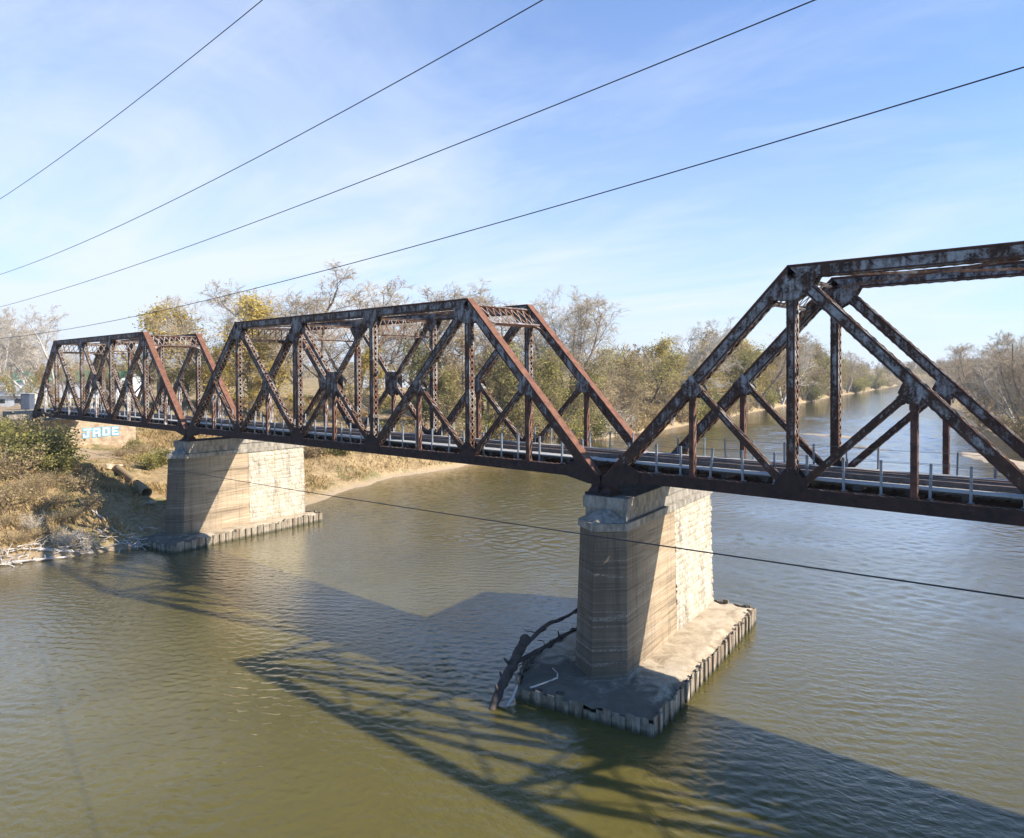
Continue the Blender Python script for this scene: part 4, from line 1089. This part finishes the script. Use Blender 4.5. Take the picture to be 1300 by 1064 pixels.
# the big log leaning on the mid-river footing (surveyed from its two ends)
A = (-1.25, -6.05, ZW-0.35)
root = log([A, (-1.55, -4.9, -8.75), (-1.95, -3.75, -8.25), (-2.2, -2.9, -7.8), (-2.35, -2.3, -7.55)], 0.19, 0.24, M['driftd'], 'driftwood_log', 10, 2, 4)
tag(root, 'dark broken log leaning against the front corner of the mid-river footing', 'driftwood')
for i, (pts, a, c) in enumerate((([(-2.15, -2.8, -7.75), (-1.95, -1.3, -7.05), (-1.55, -0.2, -6.9), (-1.15, 1.0, -6.3)], 0.12, 0.05),
                                 ([(-1.95, -3.3, -8.2), (-1.75, -1.6, -7.95), (-1.6, -0.2, -7.7), (-1.3, 1.2, -7.5)], 0.11, 0.06))):
    o = log(pts, a, c, M['driftd'], 'branch', 7, 4+i, 3); o.parent = root
rq = random.Random(88)
for i in range(7):
    t_ = rq.uniform(0.15, 0.95); p = V((-1.3, -5.6, -9.0)).lerp(V((-2.2, -1.2, -7.3)), t_) + V((rq.gauss(0, .12), rq.gauss(0, .15), rq.gauss(0, .1)))
    d = V((rq.gauss(-0.2, .7), rq.gauss(0.5, .8), rq.gauss(0.1, .6))).normalized(); L = rq.uniform(0.4, 0.9)
    m_ = p + d*L*0.5 + V((rq.gauss(0, .12), rq.gauss(0, .12), rq.gauss(0, .1)))
    o = log([p, m_, p + d*L + V((0, 0, rq.gauss(0, .15)))], rq.uniform(0.02, 0.05), 0.008, M['driftd'], 'branch', 5, 60+i); o.parent = root
tag(log([(-0.25, -4.55, -8.5), (0.05, -4.0, -8.40), (0.2, -3.3, -8.36), (-0.1, -2.9, -8.36), (-0.6, -2.6, -8.38)], 0.04, 0.025, M['drift'], 'driftwood_stick', 6, 9), 'thin pale crooked stick lying on the mid-river footing', 'driftwood')
tag(log([(-1.05, -5.2, ZW-0.1), (-0.95, -4.9, -9.05), (-1.0, -4.5, -8.6)], 0.07, 0.05, M['drift'], 'driftwood_stick', 6, 12), 'pale curved stick beside the dark log at water level', 'driftwood')
rd = random.Random(21)
def on_bank(x, y, dz): return (x, y, float(max(height(x, y), ZW)) + dz)
BIG = [((-44.0, -14.0), (-42.6, -8.6), 0.16, 'longest bleached log lying along the waterline of the left bank'),
       ((-45.8, -12.5), (-43.2, -8.0), 0.12, 'bleached log lying just above the longest waterline log'),
       ((-44.5, -10.5), (-42.5, -7.2), 0.09, 'slim bleached log reaching toward the stick pile at the waterline'),
       ((-51.5, -5.2), (-47.3, -4.6), 0.17, 'pale dead trunk lying down the shaded slope beside the bank pier')]
for i, (a, c, r_, lab) in enumerate(BIG):
    m = ((a[0]+c[0])/2+rd.uniform(-.3, .3), (a[1]+c[1])/2)
    tag(log([on_bank(*a, 0.12), on_bank(*m, 0.2), on_bank(*c, 0.12)], r_*0.7, r_*0.35, M['drift'], 'driftwood_log', 8, 30+i, 3), lab, 'driftwood', 'bleached logs on the left bank')
for i in range(150):
    if i < 40: x = rd.gauss(-43.6, 0.8); y = rd.gauss(-7.0, 1.0)
    elif i < 75: x = rd.gauss(-42.6, 1.0); y = rd.gauss(-4.2, 0.8)
    else: x = rd.gauss(-44.2, 0.7); y = rd.uniform(-14, -7)
    L = rd.uniform(0.5, 1.7); a = rd.uniform(0, 6.28); tl = rd.uniform(-0.2, 0.6)
    p = V(on_bank(x, y, rd.uniform(0.05, 0.55))); d = V((math.cos(a), math.sin(a), tl)).normalized()
    o = log([p-d*L*0.5, p + V((rd.gauss(0, .08), rd.gauss(0, .08), rd.gauss(0, .06))), p+d*L*0.5], rd.uniform(0.025, 0.06), 0.015, M['drift'], 'driftwood_stick', 5, 100+i)
    tag(o, 'short bleached stick in the driftwood tangle on the left bank', 'driftwood', 'driftwood sticks on the left bank')

M['barrel'] = simple('ochre_rusted_pipe', (0.22, 0.15, 0.075), (0.37, 0.265, 0.14), 2.5, 0.85, 0.4)
def pipe(name, a, c, r, lab, thick=0.05):
    a = V(a); c = V(c); e = (c-a).normalized(); s = e.orthogonal().normalized(); u = e.cross(s); n = 28; vs = []; fs = []
    k = 10
    for q in range(k+1):
        p = a.lerp(c, q/k); rr = r*(1.0 + (0.03 if q % 2 else 0))
        for i in range(n): vs.append(p + (s*math.cos(6.2832*i/n) + u*math.sin(6.2832*i/n))*rr)
    for q in range(k):
        for i in range(n): fs.append((q*n+i, q*n+(i+1) % n, (q+1)*n+(i+1) % n, (q+1)*n+i))
    o0 = len(vs)
    for p in (a, c):
        for i in range(n): vs.append(p + (s*math.cos(6.2832*i/n) + u*math.sin(6.2832*i/n))*(r-thick))
    for i in range(n):
        j = (i+1) % n
        fs.append((i, o0+i, o0+j, j)); fs.append((k*n+j, o0+n+j, o0+n+i, k*n+i)); fs.append((o0+i, o0+n+i, o0+n+j, o0+j))
    b = MB(); b.add(vs, fs); tag(b.build(name, [M['barrel']], None, True), lab, 'drain pipe', 'broken drain pipes on the bank')
def gp(px, dep, dz): x, y = place(px, dep); return (x, y, float(height(x, y))+dz)
pipe('drain_pipe', gp(147, 81, 0.22), gp(171.5, 74, 0.25), 0.42, 'long buried ochre drain pipe running down the bank beside the pier')
pipe('drain_pipe', gp(174, 72.6, 0.35), gp(184.5, 69.2, 0.32), 0.50, 'short broken-off ochre pipe section below the long pipe')
def rock(name, xyz, s, seed, mat, lab, cat, grp=None):
    r = random.Random(seed)
    pts = [V((r.gauss(0, 1), r.gauss(0, 1), r.gauss(0, 1))).normalized() for _ in range(26)]
    import bmesh
    bm = bmesh.new()
    for p in pts: bm.verts.new((p.x*s[0]*r.uniform(.8, 1.1), p.y*s[1]*r.uniform(.8, 1.1), p.z*s[2]*r.uniform(.8, 1.1)))
    bmesh.ops.convex_hull(bm, input=bm.verts)
    me = D.meshes.new(name); bm.to_mesh(me); bm.free(); me.materials.append(mat)
    o = link(name, me); o.location = xyz; o.rotation_euler = (0, 0, r.uniform(0, 3)); tag(o, lab, cat, grp)
rock('concrete_chunk', gp(189, 67, 0.1), (0.8, 0.55, 0.25), 1, M['slab'], 'pale flat concrete chunk lying below the short pipe section', 'rubble', 'concrete chunks on the bank')
rock('concrete_chunk', gp(143, 82.5, 0.15), (1.1, 0.6, 0.3), 2, M['slab'], 'pale broken slab at the upper end of the long pipe', 'rubble', 'concrete chunks on the bank')
rock('concrete_chunk', gp(136, 81, 0.2), (0.9, 0.7, 0.4), 3, M['slab'], 'blocky concrete chunk left of the long pipe on the bank', 'rubble', 'concrete chunks on the bank')

# ------------------------------------------------------------------ BUILDINGS, VEHICLE, PYLON far off
M['bwhite'] = simple('white_metal_cladding', (0.62, 0.63, 0.64), (0.76, 0.77, 0.78), 0.6, 0.6, 0.05)
M['bblue'] = simple('dark_blue_steel', (0.055, 0.065, 0.09), (0.10, 0.115, 0.15), 1.0, 0.6, 0.05)
M['bgrey'] = simple('grey_roofing', (0.30, 0.31, 0.32), (0.42, 0.43, 0.44), 0.6, 0.7, 0.05)
M['bgreen'] = simple('green_roofing', (0.03, 0.11, 0.06), (0.05, 0.17, 0.09), 0.6, 0.7, 0.05)
M['glass'] = simple('dark_window', (0.03, 0.035, 0.04), (0.06, 0.07, 0.08), 1, 0.15, 0)
M['tyre'] = simple('tyre_rubber', (0.012, 0.012, 0.012), (0.03, 0.03, 0.03), 4, 0.8, 0.1)
def shed(name, px, dep, L, wd, hgt, rz, wall, roof, lab, cat, nwin=4):
    x, y = place(px, dep); z = float(height(x, y))-0.1
    r = empty(name, (x, y, z), rz); tag(r, lab, cat)
    b = MB(); b.box((-L/2, -wd/2, 0), (L/2, wd/2, hgt)); b.add([(-L/2, -wd/2, hgt), (-L/2, wd/2, hgt), (-L/2, 0, hgt+wd*0.18), (L/2, -wd/2, hgt), (L/2, wd/2, hgt), (L/2, 0, hgt+wd*0.18)], [(0, 2, 1), (3, 4, 5)]); b.build('wall', [wall], r)
    b = MB()
    for s in (-1, 1):
        e = V((0, s*(wd/2+0.3), -(wd*0.18)*(wd/2+0.3)/(wd/2))); nrm = V((0, -e.z, e.y*s*s)).normalized()
        b.obox(V((0, 0, hgt+wd*0.18+0.06)) + e/2, (L/2+0.3, 0, 0), e/2, V((0, 0, 0.05)))
    b.build('roof', [roof], r)
    for k in range(nwin):
        x0 = -L/2 + L*(k+0.5)/nwin
        b = MB(); b.box((x0-0.6, -wd/2-0.03, hgt*0.45), (x0+0.6, -wd/2-0.003, hgt*0.75)); b.build('window', [M['glass']], r)
    b = MB(); b.box((L*0.25-0.55, -wd/2-0.04, 0.05), (L*0.25+0.55, -wd/2-0.003, min(2.2, hgt*0.42))); b.build('door', [M['bgrey']], r)
    return r
shed('warehouse', 96, 190, 30, 14, 4.2, R(40), M['bwhite'], M['bgreen'], 'long white building with green roof behind the far truss end', 'building', 6)
shed('warehouse', 505, 300, 26, 14, 4.2, R(42), M['bwhite'], M['bgrey'], 'long pale warehouse far behind the middle truss span', 'building', 4)
shed('shed', 22, 135, 6, 4, 2.4, R(40), M['bwhite'], M['bgrey'], 'small white shed beside the dark blue cabinet', 'shed', 2)
x, y = place(35, 104); z = float(height(x, y)); r = empty('steel_cabinet', (x, y, z-0.1), R(42)); tag(r, 'dark blue steel cabinet standing beside the far bridge end', 'cabinet')
b = MB(); b.box((-0.62, -0.6, 0.15), (0.62, 0.6, 2.4)); b.build('body', [M['bblue']], r)
b = MB(); b.box((-0.7, -0.68, 2.402), (0.7, 0.68, 2.48)); b.build('roof', [M['bgrey']], r)
b = MB(); b.box((-0.5, -0.63, 0.3), (0.5, -0.603, 2.25)); b.box((-0.02, -0.66, 1.1), (0.06, -0.631, 1.4)); b.build('door', [M['bblue']], r)
b = MB(); b.box((-0.7, -0.68, -0.3), (0.7, 0.68, 0.148)); b.build('plinth', [M['slab']], r)
x, y = place(3, 150); z = float(height(x, y)); r = empty('box_truck', (x, y, z), R(30)); tag(r, 'white box truck parked at the photo edge by bare trees', 'truck')
b = MB(); b.box((-3.4, -1.2, 0.9), (2.0, 1.2, 3.6)); b.build('cargo_box', [M['bwhite']], r)
b = MB(); b.add([(2.1, -1.1, 0.6), (4.2, -1.1, 0.6), (4.2, -1.1, 1.5), (3.6, -1.1, 2.5), (2.1, -1.1, 2.6), (2.1, 1.1, 0.6), (4.2, 1.1, 0.6), (4.2, 1.1, 1.5), (3.6, 1.1, 2.5), (2.1, 1.1, 2.6)],
  [(0, 1, 2, 3, 4), (9, 8, 7, 6, 5), (0, 5, 6, 1), (1, 6, 7, 2), (2, 7, 8, 3), (3, 8, 9, 4), (4, 9, 5, 0)]); b.build('cab', [M['bwhite']], r)
b = MB(); b.box((2.4, -1.13, 1.6), (3.5, -1.103, 2.3)); b.build('side_window', [M['glass']], r)
for wx in (-2.2, 3.2):
    for wy in (-1.0, 1.0):
        b = MB(); b.tube([(wx, wy-0.14, 0.5), (wx, wy+0.14, 0.5)], 0.5, 18); b.build('wheel', [M['tyre']], r)
# lattice pylon on the horizon
x, y = place(1213, 1500); z = float(height(x, y)); b = MB(); hp = 46
for sx in (-1, 1):
    for sy in (-1, 1): b.bar((sx*4, sy*4, 0), (sx*0.6, sy*0.6, hp), 0.5, 0.5)
for k in range(7):
    z0 = hp*k/7; z1 = hp*(k+1)/7; w0 = 4-3.4*k/7; w1 = 4-3.4*(k+1)/7
    for sy in (-1, 1): b.bar((-w0, sy*w0, z0), (w1, sy*w1, z1), 0.3, 0.3); b.bar((w0, sy*w0, z0), (-w1, sy*w1, z1), 0.3, 0.3)
r = empty('electricity_pylon', (x, y, z-1), R(42)); tag(r, 'lattice electricity pylon on the horizon above the river bend', 'pylon')
b.build('lattice_tower', [M['galv']], r)
for zz, ln in ((hp*0.72, 9), (hp*0.86, 7), (hp*0.97, 5)):
    b = MB(); b.bar((-ln, 0, zz), (ln, 0, zz), 0.4, 0.5); b.bar((-ln, 0, zz), (0, 0, zz+2), 0.25, 0.25); b.bar((ln, 0, zz), (0, 0, zz+2), 0.25, 0.25); b.build('cross_arm', [M['galv']], r)

# ------------------------------------------------------------------ OVERHEAD CABLES (parallel to the bridge, nearer the camera)
WIRES = [(-22.4, 0.0, [(333, 0), (150, 146), (45, 222), (0, 253)], 0.006, -38, 45, 'thinnest overhead cable, steepest, crossing the upper corner of the sky'),
         (-19.9, 0.0, [(687, 0), (590, 55), (350, 191), (130, 295), (0, 349)], 0.008, -52, 45, 'overhead cable second from the top of the sky'),
         (-17.3, 0.0, [(1028, 0), (800, 95), (650, 156), (480, 226), (200, 325), (0, 390)], 0.010, -66, 45, 'overhead cable third from the top of the sky'),
         (-13.5, 0.0, [(1300, 80), (1000, 178), (860, 220), (650, 279), (500, 319), (280, 376), (75, 420)], 0.013, -78, 50, 'lowest overhead cable in the sky, passing above the middle span'),
         (-12.6, -0.147, [(71, 564), (206.7, 593), (430, 631.5), (600, 658), (762.4, 682), (980, 714), (1300, 757)], 0.014, -72, 50, 'thick black cable hanging low across the river in front of the piers')]
for yw, sl, px, rad, xa, xb, lab in WIRES:
    xs = []; zs = []; c = V(CAM)
    for p in px:                                            # vertical plane y = yw + sl*x
        d = ray(*p); t = (yw + sl*c.x - c.y)/(d.y - sl*d.x); q = c + d*t; xs.append(q.x); zs.append(q.z)
    co = np.polyfit(xs, zs, 2)
    n = 60; b = MB(); b.tube([(x, yw+sl*x, float(np.polyval(co, x))) for x in np.linspace(xa, xb, n)], rad, 8)
    tag(b.build('overhead_cable', [M['wire']], None, True), lab, 'cable', 'cables crossing the river')
    print('wire', yw, [round(float(v), 3) for v in co], [round(v, 1) for v in xs], [round(v, 1) for v in zs])

# ------------------------------------------------------------------ LIGHT, SKY, CAMERA
sd = V((1.29, 0.57, 1.0)).normalized()                      # towards the sun
EL = math.asin(sd.z); AZ = math.atan2(sd.x, sd.y)
sun = D.lights.new('sun', 'SUN'); sun.energy = 5.0; sun.angle = R(0.53); sun.color = (1.0, 0.93, 0.82)
so = link('sun', sun); so.location = (60, 40, 60); so.rotation_euler = sd.to_track_quat('Z', 'Y').to_euler()
w = D.worlds.new('World'); SC.world = w; w.use_nodes = True
nt = w.node_tree; nt.nodes.clear(); N_ = nt.nodes.new
out = N_('ShaderNodeOutputWorld'); bg = N_('ShaderNodeBackground'); sky = N_('ShaderNodeTexSky')
sky.sky_type = 'NISHITA'; sky.sun_disc = False; sky.sun_elevation = EL; sky.sun_rotation = AZ; sky.altitude = 100; sky.air_density = 1.0; sky.dust_density = 0.6; sky.ozone_density = 1.6
bg.inputs['Strength'].default_value = 0.075
tc = N_('ShaderNodeTexCoord'); sep = N_('ShaderNodeSeparateXYZ'); nt.links.new(tc.outputs['Generated'], sep.inputs[0])
def wm(op, a, b=None):
    m = N_('ShaderNodeMath'); m.operation = op
    for i, v in enumerate((a, b)):
        if v is None: continue
        if hasattr(v, 'is_output'): nt.links.new(v, m.inputs[i])
        else: m.inputs[i].default_value = v
    return m.outputs[0]
zc = wm('ADD', wm('MAXIMUM', sep.outputs['Z'], 0.0), 0.12)
cmb = N_('ShaderNodeCombineXYZ'); nt.links.new(wm('DIVIDE', sep.outputs['X'], zc), cmb.inputs[0]); nt.links.new(wm('DIVIDE', sep.outputs['Y'], zc), cmb.inputs[1])
def cloud(scale, rot, sc, stops, dist, detail=8):
    mp = N_('ShaderNodeMapping'); mp.inputs['Rotation'].default_value = (0, 0, rot); mp.inputs['Scale'].default_value = sc
    nt.links.new(cmb.outputs[0], mp.inputs['Vector'])
    nz = N_('ShaderNodeTexNoise'); nz.inputs['Scale'].default_value = scale; nz.inputs['Detail'].default_value = detail; nz.inputs['Roughness'].default_value = 0.6; nz.inputs['Distortion'].default_value = dist
    nt.links.new(mp.outputs[0], nz.inputs['Vector'])
    rp = N_('ShaderNodeValToRGB'); e = rp.color_ramp.elements
    e[0].position, e[1].position = stops[0][0], stops[1][0]
    e[0].color = (*[stops[0][1]]*3, 1); e[1].color = (*[stops[1][1]]*3, 1)
    nt.links.new(nz.outputs['Fac'], rp.inputs['Fac']); return rp.outputs['Color']
c1 = cloud(0.62, R(18), (0.75, 1.35, 1), ((0.44, 0.0), (0.74, 0.95)), 0.9, 10)
c2 = cloud(1.7, R(30), (0.6, 1.9, 1), ((0.50, 0.0), (0.82, 0.5)), 0.8, 10)
left = wm('ADD', wm('MULTIPLY', sep.outputs['X'], -0.75), wm('MULTIPLY', sep.outputs['Y'], 0.2))   # cirrus thicker towards the far left sky
dens = wm('MULTIPLY', wm('ADD', c1, wm('MULTIPLY', c2, 0.6)), wm('MAXIMUM', wm('ADD', left, 0.32), 0.04))
veil = wm('ADD', 0.03, wm('MULTIPLY', 0.56, wm('POWER', 2.718, wm('MULTIPLY', wm('MAXIMUM', sep.outputs['Z'], 0.0), -4.5))))   # thin high haze, thicker towards the horizon
glow = wm('MULTIPLY', wm('MAXIMUM', left, 0.0), wm('MULTIPLY', 0.65, wm('POWER', 2.718, wm('MULTIPLY', wm('MAXIMUM', sep.outputs['Z'], 0.0), -3.2))))   # milky cirrus low in the west
side = wm('MINIMUM', wm('MAXIMUM', wm('ADD', wm('MULTIPLY', sep.outputs['X'], -0.67), wm('ADD', wm('MULTIPLY', sep.outputs['Y'], 0.74), 0.25)), 0.06), 1.0)   # cirrus kept to the north-west; unseen sky left clear to darken near faces
side = wm('MINIMUM', wm('MULTIPLY', side, 1.5), 1.0)
dens = wm('MINIMUM', wm('MULTIPLY', wm('ADD', wm('MULTIPLY', dens, 0.50), wm('ADD', veil, glow)), side), 0.95)
mx = N_('ShaderNodeMix'); mx.data_type = 'RGBA'
nt.links.new(dens, mx.inputs[0]); tn = N_('ShaderNodeMix'); tn.data_type = 'RGBA'; tn.blend_type = 'MULTIPLY'; tn.inputs[0].default_value = 1.0
nt.links.new(sky.outputs[0], tn.inputs[6]); tn.inputs[7].default_value = (0.55, 1.05, 1.64, 1)
nt.links.new(tn.outputs[2], mx.inputs[6]); mx.inputs[7].default_value = (6.0, 6.55, 7.4, 1)
nt.links.new(mx.outputs[2], bg.inputs['Color']); nt.links.new(bg.outputs[0], out.inputs[0])

hm = D.materials.new('haze_air'); hm.use_nodes = True; ht = hm.node_tree; ht.nodes.clear()
ho = ht.nodes.new('ShaderNodeOutputMaterial'); hv = ht.nodes.new('ShaderNodeVolumePrincipled')
hv.inputs['Color'].default_value = (0.90, 0.94, 1.0, 1); hv.inputs['Density'].default_value = 0.00017; hv.inputs['Anisotropy'].default_value = 0.2
ht.links.new(hv.outputs[0], ho.inputs['Volume'])
b = MB(); b.box((-7000, -2500, -30), (4000, 8000, 75)); tag(b.build('haze', [hm]), 'thin pale haze over the river valley', 'haze', None, 'stuff')

cam = D.cameras.new('camera'); co = link('camera', cam)
cam.sensor_fit = 'HORIZONTAL'; cam.sensor_width = 36.0; cam.lens = 36.0*F/1300
cam.shift_y = -44.5/1300; cam.clip_end = 20000; cam.clip_start = 0.1
fwd = V((-math.sin(YAW)*math.cos(PIT), math.cos(YAW)*math.cos(PIT), math.sin(PIT)))
rgt = V((math.cos(YAW), math.sin(YAW), 0)); upv = rgt.cross(fwd)
r2 = rgt*math.cos(ROL) + upv*math.sin(ROL); u2 = -rgt*math.sin(ROL) + upv*math.cos(ROL)
from mathutils import Matrix
mt = Matrix((r2, u2, -fwd)).transposed().to_4x4(); mt.translation = V(CAM); co.matrix_world = mt
SC.camera = co
SC.view_settings.view_transform = 'Standard'; SC.view_settings.look = 'None'; SC.view_settings.exposure = 1.02; SC.view_settings.gamma = 1.0
SC.cycles.max_bounces = 8
